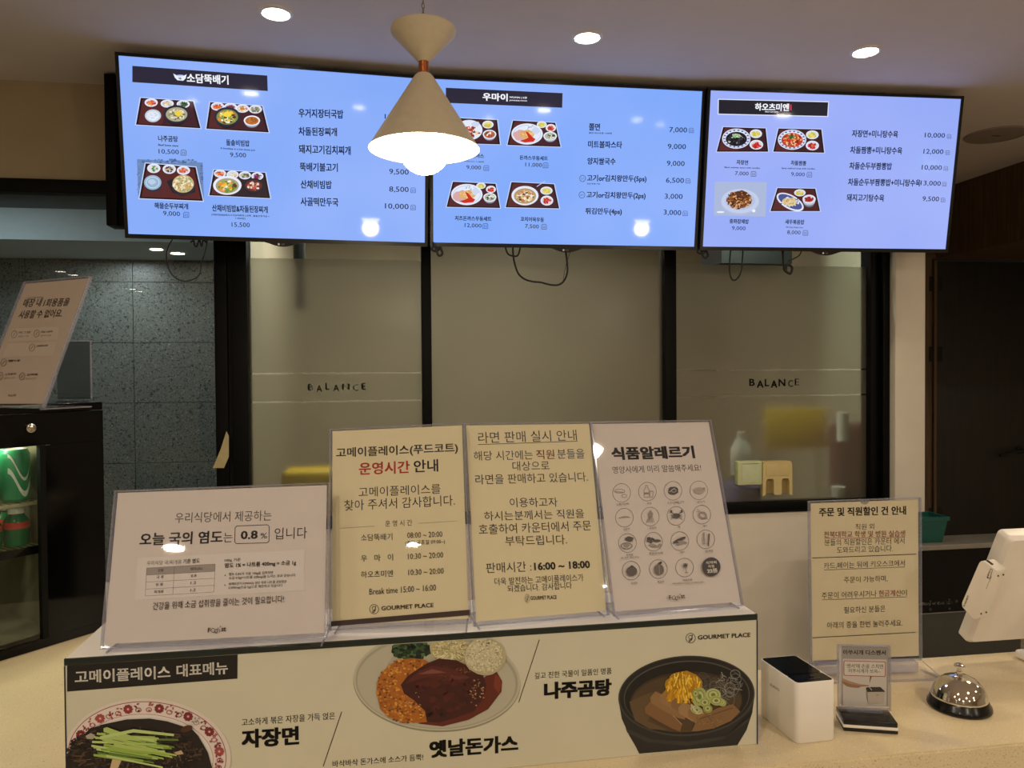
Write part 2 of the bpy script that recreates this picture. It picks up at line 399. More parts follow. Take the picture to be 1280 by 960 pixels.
# far right: wood header, panelling and doors
struct('wall_right_header', 3.9, 6.4, 2.6, 5.0, 2.375, CEIL-.001, 'wood')
struct('wall_far_right', 2.71, 3.87, 5.02, 5.12, 0, CEIL, 'wood')
struct('wall_far_right_top', 3.87, 6.4, 5.02, 5.12, 2.375, CEIL, 'wood')
def door(name, x0, x1, y, hx):
    d = empty(name, (x0, y, 0), kind='structure')
    keep(boxo('door_leaf', x0, x1, y, y+.045, .01, 2.36, 'wood_door', d, .003))
    for z in (2.19, 1.68, .5):
        h = bmesh.new(); box(h, hx-.055, hx+.055, y-.012, y, z-.055, z+.055, .002); keep(build('hinge', h, 'blackmatte', d, True))
        lathe_ = lathe([(0, -.06), (.012, -.06), (.012, .06), (0, .06)], 10, Matrix.Translation((hx, y-.014, z))); keep(build('hinge_pin', lathe_, 'blackmatte', d))
    return d
d1 = door('door_1', 3.90, 4.86, 5.03, 3.90)
hb = lathe([(0, 0), (.03, 0), (.03, .012), (.012, .014), (.012, .05), (0, .05)], 20, Matrix.Translation((4.6, 5.03, .96)) @ Matrix.Rotation(R(90), 4, 'X'))
keep(build('door_handle', hb, 'blackmatte', d1, True))
tube('handle_lever', [(4.6, 4.985, .96), (4.52, 4.98, .955), (4.40, 4.985, .93)], .011, 'blackmatte', d1); keep(bpy.context.scene.objects['handle_lever'])
d2 = door('door_2', 4.875, 5.84, 5.03, 5.84)
struct('trim_3', 3.872, 3.894, 5.0, 5.025, 0, 2.36, 'wood')
struct('wall_far_right_side', 5.85, 6.4, 5.02, 5.12, 0, 2.375, 'wood')

# windows: black frames with glass; three of them carry a frosted film
def post(parent, x0, x1, z0=.86, z1=HEAD, y0=WY-.03, y1=WY+.06):
    return keep(boxo('frame_post', x0, x1, y0, y1, z0, z1, 'black', parent, .004))
def rail(parent, x0, x1, z0, z1):
    return keep(boxo('frame_rail', x0, x1, WY-.025, WY+.055, z0, z1, 'black', parent, .003))
w1 = empty('window_1', (-3, WY, 0), kind='structure')
rail(w1, -5.98, -.812, 2.38, 2.438); rail(w1, -5.98, -.812, .03, .09)
keep(boxo('glass_pane', -4.2, -.812, WY+.01, WY+.018, .09, 2.38, 'glass', w1))
keep(boxo('glass_pane', -5.98, -4.26, WY+.01, WY+.018, .09, 2.38, 'glass', w1)); post(w1, -4.26, -4.20, .09, 2.38)
post(w1, -.812, -.755, 0); post(w1, -.735, -.665, 0, y0=WY-.05)
keep(boxo('frame_gasket', -.755, -.735, WY-.01, WY+.05, 0, HEAD, 'blackmatte', w1))
WX = [(-.665, .124), (.17, 1.324), (1.385, 2.44)]
for i, (a, b) in enumerate(WX):
    wn = empty('window_%d' % (i+2), (a, WY, 0), kind='structure')
    if i < 2: post(wn, b, WX[i+1][0])
    else:
        post(wn, b, b+.045); post(wn, b+.05, 2.528, y0=WY-.06)
    rail(wn, a, b, .863, .90); rail(wn, a, b, 2.38, 2.438)
    keep(boxo('glass_pane', a, b, WY+.02, WY+.026, .90, 2.38, 'glass', wn))
    top = 2.109
    z1a, z1b, z2a, z2b = 1.570, 1.578, 1.438, 1.446
    if i == 1:
        keep(boxo('frosted_film', a, b, WY+.010, WY+.018, .90, 2.38, 'film', wn))
    else:
        for lo, hi in ((z1b, top), (z2b, z1a), (.90, z2a)):
            keep(boxo('frosted_film', a, b, WY+.010, WY+.018, lo, hi, 'film', wn))
        # cut-out word and the film left standing inside the two clear stripes
        pl = Plane((0, WY+.009, 0), (0, -1, 0), (0, 0, 1))
        if i == 0:
            A = Art(pl, (260, 290, 2.91), lift=.0003); xs = [(363, 385), (394, 416), (427, 442), (455, 478), (488, 515), (526, 550), (558, 576)]
            ys = [577, 582, 574, 580, 575, 579, 574]; cols = ['fbfff0', 'a8a890', 'b4b09c', 'b0aa94', 'f0f0d8', 'f0f0d8', 'f0f0d8']
        else:
            A = Art(pl, (820, 300, 2.745), lift=.0003); xs = [(320, 339), (346, 369), (373, 388), (394, 416), (420, 444), (453, 470), (476, 491)]
            ys = [501, 507, 502, 507, 502, 505, 500]; cols = ['1b1914', '1b1914', '1b1914', '1b1914', '2a2620', '6d6a58', '8f8c78']
        for ch, (p, q), yy, cc in zip('BALANCE', xs, ys, cols): A.text(ch, p, yy, q, yy-.3, 25, cc, .03)
        A.done('cut_out_lettering', wn)

# kitchen behind the frosted panes
struct('wall_kitchen_back', -.70, 2.70, 6.0, 6.1, 0, 2.8, 'kitchen')
struct('wall_kitchen_left', -.76, -.70, WY+.12, 6.0, 0, 2.8, 'kitchen')
struct('wall_kitchen_right', 2.64, 2.70, WY+.12, 6.0, 0, 2.8, 'kitchen')
struct('ceiling_kitchen', -.76, 2.70, WY+.12, 6.1, 2.80, 2.86, 'ceiling')
# corridor seen through the left window, clad in granite
struct('ceiling_corridor', -6, -.76, WY+.12, 5.3, 2.76, 2.80, 'corridor')
struct('ceiling_corridor_far', -6, -.76, 5.3, 6.3, 2.44, 2.46, 'corridor')
struct('wall_corridor_drop', -6, -.76, 5.28, 5.3, 2.44, 2.64, 'corridor')
struct('wall_corridor_recess', -6, -.76, 5.32, 5.34, 2.64, 2.76, 'corridor_dark')  # darker grey paints in the shade of the ceiling recess
gw = struct('wall_granite', -6, -.76, 6.15, 6.3, 0, 2.44, 'blackmatte')
JX = ony(165, 400, 6.1).x; JZ = ony(165, 352, 6.1).z; DZ = JZ-ony(165, 428, 6.1).z; DX = JX-ony(30, 400, 6.1).x
tile_me = {}
for r_ in range(-1, 5):
    zt = JZ-DZ*r_; zb = zt-DZ
    if r_ == -1: zt = 2.438
    zb = max(zb, .01)
    for c_ in range(-5, 4):
        xa, xb = JX+DX*c_, JX+DX*(c_+1)
        xa, xb = max(xa, -5.98), min(xb, -.77)
        if xb-xa < .02: continue
        keep(boxo('tile', xa+.002, xb-.002, 6.125+random.uniform(0, .002), 6.149, zb+.002, zt-.002, 'granite', gw))

# ------------------------------------------------------------------ ceiling downlights and ceiling speaker
def downlight(x, y, z, lit, label=None, group=None, r=.047, power=5.0):
    t = empty('ceiling_downlight', (x, y, z), label=label, cat='downlight', group=group)
    build('trim_ring', lathe([(r*1.28, 0), (r*1.28, -.003), (r*1.05, -.006), (r, -.002), (r, 0)], 32), 'white', t, True)
    build('lens', lathe([(0, -.004), (r*.7, -.0045), (r, -.002)], 32), lit, t, True)
    if power:
        l = bpy.data.lights.new('spot', 'SPOT'); l.energy = power; l.color = (1, .88, .68); l.spot_size = R(120); l.spot_blend = .8; l.shadow_soft_size = .04
        o = bpy.data.objects.new('spot', l); COL.objects.link(o); o.parent = t; o.location = (0, 0, -.02)
    return t
for (px, py, la) in ((345, 16, 'round white downlight in the ceiling, upper left of the cone pendant lamp'),
                     (734, 46, 'round white downlight in the ceiling above the middle menu screen'),
                     (1082, 64, 'round white downlight in the ceiling above the right menu screen')):
    p = onz(px, py, CEIL); downlight(p.x, p.y, CEIL-.001, 'led', la, 'downlights over the counter', power=14)
p = ony(222, 315, 5.75); downlight(ony(222, 315, 5.75).x, 5.75, 2.439, 'led', 'small recessed downlight in the corridor ceiling beyond the left window glass', power=3)
for x, y, k_ in ((-4.15, -3.0, 'left spot of the upper pair'), (-4.14, -3.35, 'right spot of the upper pair'), (-3.96, -5.05, 'left spot of the lower pair'), (-3.97, -5.4, 'right spot of the lower pair')):
    downlight(x, y, CEIL-.001, 'led', 'hall downlight mirrored in the left window, '+k_, 'hall downlights', r=.06, power=10)
p = onz(1245, 168, CEIL)
t = empty('ceiling_speaker', (p.x, p.y, CEIL-.0005), label='large round flat speaker grille in the ceiling right of the screens', cat='speaker')
build('grille', lathe([(0, -.006), (.13, -.006), (.142, -.004), (.142, 0)], 48), 'speaker', t, True)
build('trim_ring', lathe([(.142, 0), (.142, -.008), (.152, -.008), (.158, 0)], 48), 'speaker', t, True)
bm = bmesh.new(); box(bm, -.022, .022, -.006, .006, -.009, -.0062); build('badge', bm, 'brass', t)

# ------------------------------------------------------------------ menu screens
def rotm(yaw, tilt, roll=0): return Matrix.Rotation(yaw, 3, 'Z') @ Matrix.Rotation(tilt, 3, 'X') @ Matrix.Rotation(roll, 3, 'Y')
TW, TH = 1.228, .715
INK = '0a1e3c'
def tray(A, q, edge='1c1016', top='42202a', line='9aa8d8'):
    cx = sum(p[0] for p in q)/4; cy = sum(p[1] for p in q)/4
    A.poly([(cx+(x-cx)*1.035, cy+(y-cy)*1.05) for x, y in q], 'c9d6fb'); A.poly(q, edge); A.poly([(cx+(x-cx)*.93, cy+(y-cy)*.91) for x, y in q], top)
    a, b, c, d = [(cx+(x-cx)*.93, cy+(y-cy)*.91) for x, y in q]
    A.poly([a, ((a[0]+b[0])/2, (a[1]+b[1])/2), ((d[0]*.6+c[0]*.4), (d[1]*.6+c[1]*.4)), d], '56272a')
def icon(A, x, y, r, col=INK):
    A.outline([(x-r*.7, y-r), (x+r*.7, y-r), (x+r, y-r*.5), (x+r, y+r), (x-r, y+r), (x-r, y-r*.5)], r*.17, col)
    for dx, dy in ((-.35, -.2), (.35, -.2), (-.35, .4), (.35, .4)): A.poly([(x+(dx-.18)*r, y+(dy-.15)*r), (x+(dx+.18)*r, y+(dy-.15)*r), (x+(dx+.18)*r, y+(dy+.15)*r), (x+(dx-.18)*r, y+(dy+.15)*r)], col, up=False)
_icon = icon
def icon(A, x, y, r, col=INK): _icon(A, x, y, r, col); A.done('price_icon', t, 'lit')
KIM = ['d8452a', 'e8763a', 'f2a24a', 'b83020']; GRN = ['3c5a38', '24402c', '6c8a50']; BEI = ['d8c49a', 'e8dcc0', 'a8906a', 'f0e8d0']; MIX = ['f0c840', 'e88830', '6c8a3c', 'f4f0e0', '5a3a28', '90a850']
YEL = ['d8c850', 'e8dc70', 'c8b840']; REDS = ['c83028', 'a82020', 'e05040']; BLK = ['1a1a22', '2c2a30', '0c0c14', '44424c', 'c8c4b8']
def screen(name, pos, yaw, panel, label, fr):
    Rm = rotm(yaw, .151); t = empty('menu_screen', pos, label=label, cat='screen'); t.rotation_mode = 'XYZ'; t.rotation_euler = Rm.to_euler()
    bm = bmesh.new(); box(bm, 0, TW, .012, .05, 0, TH, .004); build('back_housing', bm, 'bezel', t, True)
    bz = .013
    bm = bmesh.new(); box(bm, 0, TW, 0, .012, 0, bz+.004); box(bm, 0, TW, 0, .012, TH-bz, TH); box(bm, 0, bz, 0, .012, bz+.004, TH-bz); box(bm, TW-bz, TW, 0, .012, bz+.004, TH-bz)
    build('bezel', bm, 'bezel', t)
    bm = bmesh.new(); box(bm, bz, TW-bz, .004, .012, bz+.004, TH-bz); build('display', bm, panel, t)
    bm = bmesh.new(); n = 14; V = []
    for y in (-.001, .02):
        V.append([bm.verts.new((TW/2-.075+.15*k/n, y, -.018*(math.sin(math.pi*k/n)**1.3))) for k in range(n+1)]+[bm.verts.new((TW/2+.075, y, .004)), bm.verts.new((TW/2-.075, y, .004))])
    bm.faces.new(V[0]); bm.faces.new(V[1][::-1])
    for k in range(len(V[0])): j = (k+1) % len(V[0]); bm.faces.new((V[0][k], V[0][j], V[1][j], V[1][k]))
    chin = build('sensor_bump', bm, 'bezel', t)
    n = Rm @ Vector((0, -1, 0)); up = Rm @ Vector((0, 0, 1))
    pf = Plane(Vector(pos)+n*.0012, n, up)
    o = Vector(pos); c = o+Rm@Vector((TW/2-.004, -.0014, -.008))
    # maker's mark on the bump, drawn in metres
    V2, F2 = glyphs('LG', .01); u = Rm@Vector((1, 0, 0)); lo, hi = V2.min(0), V2.max(0)
    me = bpy.data.meshes.new('maker_mark'); me.from_pydata([tuple(c+u*((v[0]-lo[0])*.010)+up*((v[1]-lo[1])*.010-.003)) for v in V2], [], F2)
    a = me.color_attributes.new('ink', 'FLOAT_COLOR', 'CORNER'); a.data.foreach_set('color', [.4, .4, .4, 1]*len(me.loops))
    keep(link('maker_mark', me, 'ink', t))
    keep(build('maker_mark', lathe([(0, 0), (.0045, 0), (0.0045, .0004), (0, .0004)], 14, Matrix.Translation(c-u*.012+up*.0005) @ (Rm.to_4x4() @ Matrix.Rotation(R(90), 4, 'X'))), 'white', t))
    # wall mount behind
    for x in (.35, .85):
        bm = bmesh.new(); box(bm, x-.02, x+.02, .0505, .075, .05, TH-.05); build('mount_bracket', bm, 'blackmatte', t)
        bm = bmesh.new(); box(bm, x-.018, x+.018, .051, .07, TH-.05, TH+.012); build('mount_hook', bm, 'blackmatte', t)
    lpn = Plane(Vector(pos)+Rm@Vector((0, .004, 0)), n, up)
    return t, Art(lpn, fr, lift=.0004, step=.00005)
# screen 1
t, A = screen('s1', (-1.080, 3.296, 2.130), .068, screen_mat('panel_blue_left', '7fa8f8', '96b4fb', 1.0), 'leftmost menu screen, titled in white above clay-pot stew pictures and prices', (130, 60, 3.048))
A.poly([(108, 68), (622, 105), (624, 164), (108, 130)], '262438'); A.text('소담뚝배기', 316, 132, 475, 140, 36, 'f4f6ff', .03)
A.poly([(264, 97), (276, 104), (304, 106), (315, 100), (311, 116), (302, 125), (280, 123), (270, 113)], 'e8f0ff'); A.ell(290, 105, 14, 3, 'b8c8f0'); A.text('味', 285, 120, 296, 121, 9, '262438', .02)
A.done('title_banner', t, 'lit')
q = [(140, 190), (340, 203), (368, 306), (122, 292)]; tray(A, q)
A.bowl(180, 208, 25, 16, 'e8ecfa', 'd8dcf0', KIM); A.bowl(241, 212, 25, 15, 'e8ecfa', 'd8dcf0', BEI); A.bowl(302, 214, 25, 15, 'e8ecfa', 'd0d4e0', GRN)
A.bowl(187, 258, 31, 24, 'c4ccdc', 'dfe6f2', ['e8eefa', 'ccd8ec', 'f4f8ff'], 40, 4, 5); A.bowl(277, 252, 50, 34, '2c2c3a', 'b0a88c', ['c8c4a0', 'e8e4c8', '8a9070', '70603c'], 60, 6, 14); A.blob(283, 250, 13, 10, 'f0d040'); A.done('dish_photo', t, 'lit')
q = [(405, 207), (603, 222), (628, 322), (390, 308)]; tray(A, q)
for x, y, c in ((433, 223, KIM), (482, 226, ['7a3048', '8c4058']), (528, 231, ['e0a050', 'c87830', 'f0e0c0']), (577, 234, ['7a7a50', 'a8a078', '50583c'])): A.bowl(x, y, 25, 16, 'e8ecfa', 'ccd0e4', c)
A.bowl(470, 262, 50, 36, '2c2c3a', '8a8a50', MIX, 80, 8, 14); A.blob(470, 255, 16, 10, 'f4d848'); A.bowl(564, 277, 31, 19, 'f0f2fc', 'b86a30', ['c87a38', '9a5424', '603018'], 20, 4, 12); A.done('dish_photo', t, 'lit')
A.poly([(127, 424), (377, 437), (382, 584), (132, 574)], '6b88b8'); A.food(255, 432, 110, 6, ['5c7cb0', '7c98c8', '4a6898'], 60, 6); A.food(134, 500, 4, 60, ['5c7cb0', '7c98c8'], 20, 4); A.food(372, 480, 5, 40, ['5c7cb0', '4a6898'], 20, 4)
tray(A, [(160, 440), (350, 455), (378, 583), (136, 573)], top='582426')
A.bowl(191, 459, 25, 18, 'e8ecfa', 'd8dcf0', ['4c8a50', 'e8e0d0', 'b87840']); A.bowl(250, 462, 25, 18, 'e8ecfa', 'd8dcf0', ['5a4434', '3c3028', 'c8b090']); A.bowl(304, 467, 25, 17, 'e8ecfa', 'd8dcf0', ['d86848', 'e89070', 'b84830'])
A.ell(190, 520, 33, 28, '30303c'); A.ell(187, 513, 33, 28, '98b4d0'); A.ring(187, 513, 26, 22, 3, 'c4dcf0'); A.blob(184, 510, 14, 10, 'b8d0e8')
A.poly([(240, 508), (262, 500), (350, 535), (348, 550), (300, 565), (262, 552)], '20202c'); A.ell(303, 526, 44, 36, '2a2a34'); A.ell(303, 518, 41, 34, 'c8b080'); A.food(303, 518, 36, 29, ['e8d8a8', 'd0a860', 'f4ecd0', '8aa878', 'c08840'], 90, 5); A.done('dish_photo', t, 'lit')
tray(A, [(420, 465), (615, 476), (634, 573), (402, 562)], top='2e2028')
for x, y, c in ((443, 479, KIM), (491, 483, BEI), (538, 486, ['6c7050', 'c8c0a0', '485038']), (585, 489, ['6a2840', '7c3450'])): A.bowl(x, y, 23, 15, 'e8ecfa', 'd0d4e8', c)
A.bowl(471, 524, 54, 36, 'e8ecfa', 'a8a078', MIX, 90, 8); A.bowl(571, 524, 40, 27, '242430', '602c28', ['f0e8e0', 'c85840', '8c3028', 'e8c0a8'], 50, 5, 10); A.done('dish_photo', t, 'lit')
def rows(A, L, bold=.028, col=INK, name=None):
    for r in L:
        A.text(*r, col, bold); A.done(name or ('price' if r[0][0].isdigit() and r[0][-1] == '0' else 'menu_item'), t, 'lit')
rows(A, [('나주곰탕', 209, 357, 284, 360, 23), ('돌솥비빔밥', 467, 373, 556, 377, 24), ('해물순두부찌개', 195, 612, 323, 616, 23), ('산채비빔밥&차돌된장찌개', 414, 623, 625, 630, 27)])
rows(A, [('Beef bone stew', 209, 374, 286, 378, 8), ('A bowlbap in a hot stone pot', 445, 388, 577, 396, 9), ('산채비빔밥&돼지고기김치찌개 ( 선택 , 돌솥은추가금 +', 410, 640, 631, 647, 9), ('1,000원)', 503, 653, 540, 655, 8)], .02)
rows(A, [('10,500', 211, 406, 288, 409, 20), ('9,500', 482, 419, 543, 421, 20), ('9,000', 228, 641, 292, 644, 20), ('15,500', 488, 684, 557, 686, 20)], .005)
icon(A, 305, 400, 10); icon(A, 315, 636, 10)
A.done('price_icon', t, 'lit')
rows(A, [('우거지장터국밥', 742, 266, 912, 271, 34), ('차돌된장찌개', 742, 335, 888, 338, 33), ('돼지고기김치찌개', 743, 403, 940, 409, 34), ('뚝배기불고기', 747, 470, 891, 473, 33), ('산채비빔밥', 750, 536, 868, 538, 32), ('사골떡만두국', 750, 602, 893, 605, 33)])
rows(A, [('10,500', 1069, 274, 1152, 278, 21), ('9,500', 1086, 484, 1160, 487, 23), ('8,500', 1086, 551, 1160, 553, 23), ('10,000', 1070, 615, 1160, 618, 23)], .008)
icon(A, 1177, 543, 9); icon(A, 1177, 608, 9); A.done('price_icon', t, 'lit')
# screen 2
t, A = screen('s2', (.157, 3.375, 2.131), -.012, screen_mat('panel_blue_middle', '7ca8fa', '92b2fc', 1.0), 'middle menu screen behind the pendant lamp, pork cutlet and noodle pictures with prices', (530, 90, 3.556))
A.poly([(97, 70), (616, 94), (614, 159), (97, 137)], '262438'); A.text('우마이', 260, 127, 372, 131, 35, 'f4f6ff', .035); A.text('WUMAI | 5분', 379, 118, 458, 121, 11, 'f4f6ff', .02); A.text('JAPANESE FOOD', 379, 130, 458, 133, 7, 'f4f6ff', .02); A.done('title_banner', t, 'lit')
def cutlet(A, cx, cy):
    A.ell(cx, cy, 70, 47, 'e4eafa'); A.ring(cx, cy, 62, 40, 3, 'c4d0ec'); A.blob(cx-28, cy+6, 34, 24, 'd8a8a8'); A.blob(cx, cy+2, 36, 20, 'e0b070'); A.food(cx, cy, 30, 16, ['d8a058', 'f0c888'], 20, 5)
    A.poly([(cx-8, cy-12), (cx+4, cy-8), (cx+26, cy+16), (cx+38, cy+22), (cx+28, cy+34), (cx-10, cy+38), (cx-34, cy+30), (cx-12, cy+24), (cx+6, cy+16)], 'c82c1c')
    A.blob(cx+38, cy-14, 17, 15, 'ccd8f0'); A.food(cx+12, cy-30, 16, 9, ['f4f8ff', 'a8b8d0', 'dce6f8'], 20, 5)
tray(A, [(110, 203), (325, 213), (338, 322), (85, 315)]); A.ell(200, 258, 60, 45, 'e4eafa'); A.food(210, 268, 36, 26, ['b83c2c', 'd85c40', '6c2c24', 'f0d0b8'], 60, 7); A.blob(228, 232, 18, 12, 'ccd8f0')
A.bowl(284, 234, 25, 17, 'e8eefc', 'd8d8c0', YEL); A.bowl(291, 277, 30, 20, 'e8eefc', 'a86a48', ['d85c38', '402820', 'f0e8dc', 'b04020'], 26, 6, 12); A.done('dish_photo', t, 'lit')
tray(A, [(395, 216), (583, 226), (607, 333), (370, 325)]); cutlet(A, 458, 276); A.bowl(523, 234, 22, 15, 'e8eefc', 'd8d8c0', YEL); A.bowl(563, 249, 23, 17, 'e8eefc', 'e0d8d8', REDS); A.bowl(560, 285, 30, 19, 'e8eefc', 'b0b8a0', ['4c6840', 'f0f0e4', '2c3c2c', 'c8c8b0'], 30, 5, 12); A.done('dish_photo', t, 'lit')
tray(A, [(128, 488), (318, 497), (338, 605), (100, 600)]); cutlet(A, 190, 545); A.bowl(253, 506, 21, 14, 'e8eefc', 'd8d8c0', YEL); A.bowl(297, 522, 22, 16, 'e8eefc', 'e0d8d8', REDS); A.bowl(292, 557, 29, 19, 'e8eefc', 'b0b8a0', ['4c6840', 'f0f0e4', '2c3c2c', 'c8c8b0'], 30, 5, 12); A.done('dish_photo', t, 'lit')
tray(A, [(388, 490), (577, 499), (600, 607), (362, 602)]); A.bowl(448, 550, 60, 43, 'e4eafa', 'b89868', ['e8c890', 'f4ecd8', 'c87840', '405030', 'e0a070'], 90, 7); A.food(448, 550, 46, 30, ['f4ecd8', 'e8d8b0'], 16, 2.2, 26)
A.line(500, 510, 537, 486, 3, 'c8d4ec'); A.bowl(543, 528, 27, 18, 'e4eafa', 'd8d8c0', YEL); A.bowl(545, 572, 28, 22, 'e4eafa', 'dcd0d4', REDS); A.done('dish_photo', t, 'lit')
rows(A, [('돈까스', 212, 382, 266, 385, 20), ('돈까스우동세트', 424, 391, 549, 395, 20), ('치즈돈까스우동세트', 137, 660, 299, 664, 21), ('꼬치어묵우동', 428, 664, 532, 668, 21)])
rows(A, [('9,000', 188, 435, 253, 437, 20), ('11,000', 449, 423, 523, 426, 20), ('12,000', 180, 692, 255, 695, 20), ('7,500', 448, 696, 509, 699, 20)], .005)
A.text('돈까스소스 +1,000원', 180, 401, 265, 404, 7, INK, .02)
for x, y in ((276, 428), (539, 416), (272, 685), (532, 688)): icon(A, x, y, 11)
A.done('price_icon', t, 'lit')
rows(A, [('쫄면', 731, 261, 780, 262, 32), ('미트볼파스타', 727, 338, 878, 341, 32), ('양지쌀국수', 724, 412, 849, 414, 31), ('고기or김치왕만두(5ps)', 722, 491, 986, 494, 34), ('고기or김치왕만두(2ps)', 720, 565, 982, 569, 34), ('튀김만두(4ps)', 715, 637, 877, 639, 33)])
rows(A, [('쫄면-육수포함 +500원', 731, 276, 833, 278, 8), ('포장 판매 가능', 722, 501, 781, 502, 7)], .02)
rows(A, [('7,000', 1087, 272, 1166, 274, 26), ('9,000', 1080, 346, 1161, 348, 26), ('9,000', 1076, 421, 1155, 423, 26), ('6,500', 1072, 496, 1152, 498, 26), ('3,000', 1067, 567, 1146, 569, 26), ('3,000', 1062, 638, 1140, 641, 26)], .008)
for x, y in ((1185, 261), (1170, 485), (1158, 629)): icon(A, x, y, 10)
for x, y in ((703, 474), (700, 547)): A.ring(x, y, 14, 15, 2, INK); A.done('round_icon', t, 'lit'); A.text('소스', x-8, y+4, x+8, y+4, 8, INK, .01)
A.done('price_icon', t, 'lit')
# screen 3
t, A = screen('s3', (1.392, 3.340, 2.129), -.042, screen_mat('panel_lilac_right', '93a9f6', 'a4b4fa', 1.0), 'rightmost menu screen with black bean noodle and sweet pork pictures and prices', (870, 100, 3.657))
A.poly([(100, 86), (608, 98), (604, 169), (99, 158)], 'dfe6ff'); A.poly([(104, 90), (604, 102), (600, 165), (103, 154)], '1e1e2a'); A.text('하오츠미엔', 268, 140, 424, 143, 35, 'f4f6ff', .035); A.poly([(427, 112), (437, 112), (437, 139), (427, 138)], 'c03040'); A.text('HAO CHI MIEN', 315, 148, 375, 150, 7, 'e8ecff', .02); A.done('title_banner', t, 'lit')
def noodle(A, cx, cy, base, cols, top):
    A.ell(cx, cy, 65, 46, 'e2e8fa'); A.ring(cx, cy, 61, 42, 2, '8c98c8')
    for i in range(18): a = i*math.pi/9; A.ell(cx+55*math.cos(a), cy+38*math.sin(a), 5, 3, '4c5894', up=(i == 0), n=8)
    A.ell(cx, cy+2, 49, 33, base); A.food(cx, cy+2, 44, 29, cols, 90, 5, 14); A.food(cx, cy-12, 18, 10, top, 22, 4, 16)
tray(A, [(124, 215), (318, 221), (330, 328), (94, 328)], top='3a1c26'); noodle(A, 184, 268, '1a1a28', BLK, ['a8d090', '88b878', 'c8e0b0']); A.bowl(273, 246, 28, 20, 'e2e8fa', 'd8dcd8', YEL); A.bowl(275, 296, 31, 22, 'e2e8fa', 'd8d0d8', REDS); A.done('dish_photo', t, 'lit')
tray(A, [(376, 222), (572, 226), (585, 333), (352, 328)], top='3a1c26'); noodle(A, 438, 273, 'b83c20', ['d84c28', 'e87838', '3c2018', 'f0c898', 'a82818'], ['3c6c2c', '548838', '20401c']); A.bowl(530, 251, 29, 20, 'e2e8fa', 'd8dcd8', YEL); A.bowl(530, 300, 30, 22, 'e2e8fa', 'd8d0d8', REDS); A.done('dish_photo', t, 'lit')
A.poly([(85, 465), (322, 467), (316, 625), (80, 620)], 'aab8da'); A.ell(200, 560, 88, 58, 'b0bcdc'); A.ell(200, 554, 86, 56, 'c2cdea'); A.ell(200, 552, 68, 42, 'b4c0de'); A.blob(195, 548, 58, 42, '5c3420', .1); A.food(195, 548, 60, 42, ['7c4424', '3c2014', 'b87840', 'e0b080', '582c18', '9a5a34'], 150, 5, 18)
A.ell(110, 604, 18, 4, 'eef2ff'); A.ell(262, 598, 8, 7, 'eef2ff'); A.done('dish_photo', t, 'lit')
tray(A, [(370, 494), (543, 497), (565, 600), (338, 600)], top='4a1a1e'); A.ell(428, 558, 68, 32, 'dfe6fa', 28); A.ell(428, 557, 60, 25, '4a5490', 28); A.food(428, 557, 44, 22, ['dfe6fa', '38407c'], 60, 5); A.blob(424, 556, 32, 20, 'dcc898'); A.food(424, 556, 26, 15, ['e8d8a8', 'c8a868', 'b87850'], 40, 3)
A.bowl(472, 516, 26, 16, 'e2e8fa', 'd0d8d0', YEL); A.bowl(514, 545, 30, 20, 'e2e8fa', 'd8d0d8', ['a82828', '8c1c20'], 24, 6, 20); A.done('dish_photo', t, 'lit')
rows(A, [('자장면', 182, 387, 235, 390, 22), ('차돌짬뽕', 430, 390, 500, 393, 22), ('중화잡채밥', 150, 656, 238, 658, 21), ('새우볶음밥', 404, 659, 491, 661, 22)])
rows(A, [('Black soybean sauce with noodles', 127, 405, 289, 409, 9), ('Spicy seafood soup with noodles', 388, 409, 540, 412, 9), ('Shrimp fried rice', 408, 677, 485, 680, 8)], .02)
rows(A, [('7,000', 175, 438, 237, 440, 20), ('9,000', 431, 442, 493, 444, 20), ('9,000', 161, 688, 223, 690, 20), ('8,000', 413, 707, 474, 709, 20)], .005)
for x, y in ((260, 430), (515, 433), (497, 699)): icon(A, x, y, 11)
A.done('price_icon', t, 'lit')
rows(A, [('자장면+미니탕수육', 708, 262, 918, 266, 33), ('차돌짬뽕+미니탕수육', 700, 337, 937, 341, 33), ('차돌순두부짬뽕밥', 696, 409, 890, 412, 33), ('차돌순두부짬뽕밥+미니탕수육', 690, 483, 1020, 488, 33), ('돼지고기탕수육', 684, 554, 855, 557, 33)])
rows(A, [('10,000', 1040, 267, 1132, 269, 25), ('12,000', 1034, 341, 1125, 343, 25), ('10,000', 1026, 414, 1118, 416, 25), ('13,000', 1021, 485, 1113, 488, 25), ('9,500', 1029, 557, 1105, 559, 25)], .008)
for x, y in ((1152, 259), (1145, 333), (1137, 405), (1130, 477), (1124, 549)): icon(A, x, y, 9)
A.done('price_icon', t, 'lit')

# black mounting frame left of the screens, on the wall
tk = empty('mounting_frame', (-1.2, WY-.1, 2.2), label='black metal mounting frame on the wall peeking out left of the screens', cat='frame')
a = ony(134, 96, WY-.12); b = ony(155, 262, WY-.12); c = ony(154, 284, WY-.12)
keep(boxo('frame_upright', a.x, a.x+.045, WY-.16, WY-.06, c.z, a.z, 'black', tk, .003))
keep(boxo('frame_rail', a.x, a.x+3.7, WY-.15, WY-.06, c.z+.002, c.z+.07, 'black', tk, .003))
keep(boxo('frame_rail', a.x, a.x+3.7, WY-.15, WY-.06, a.z-.06, a.z-.002, 'black', tk, .003))
keep(boxo('frame_upright', a.x+.085, a.x+.11, WY-.10, WY-.002, c.z+.07, a.z-.06, 'steel', tk))

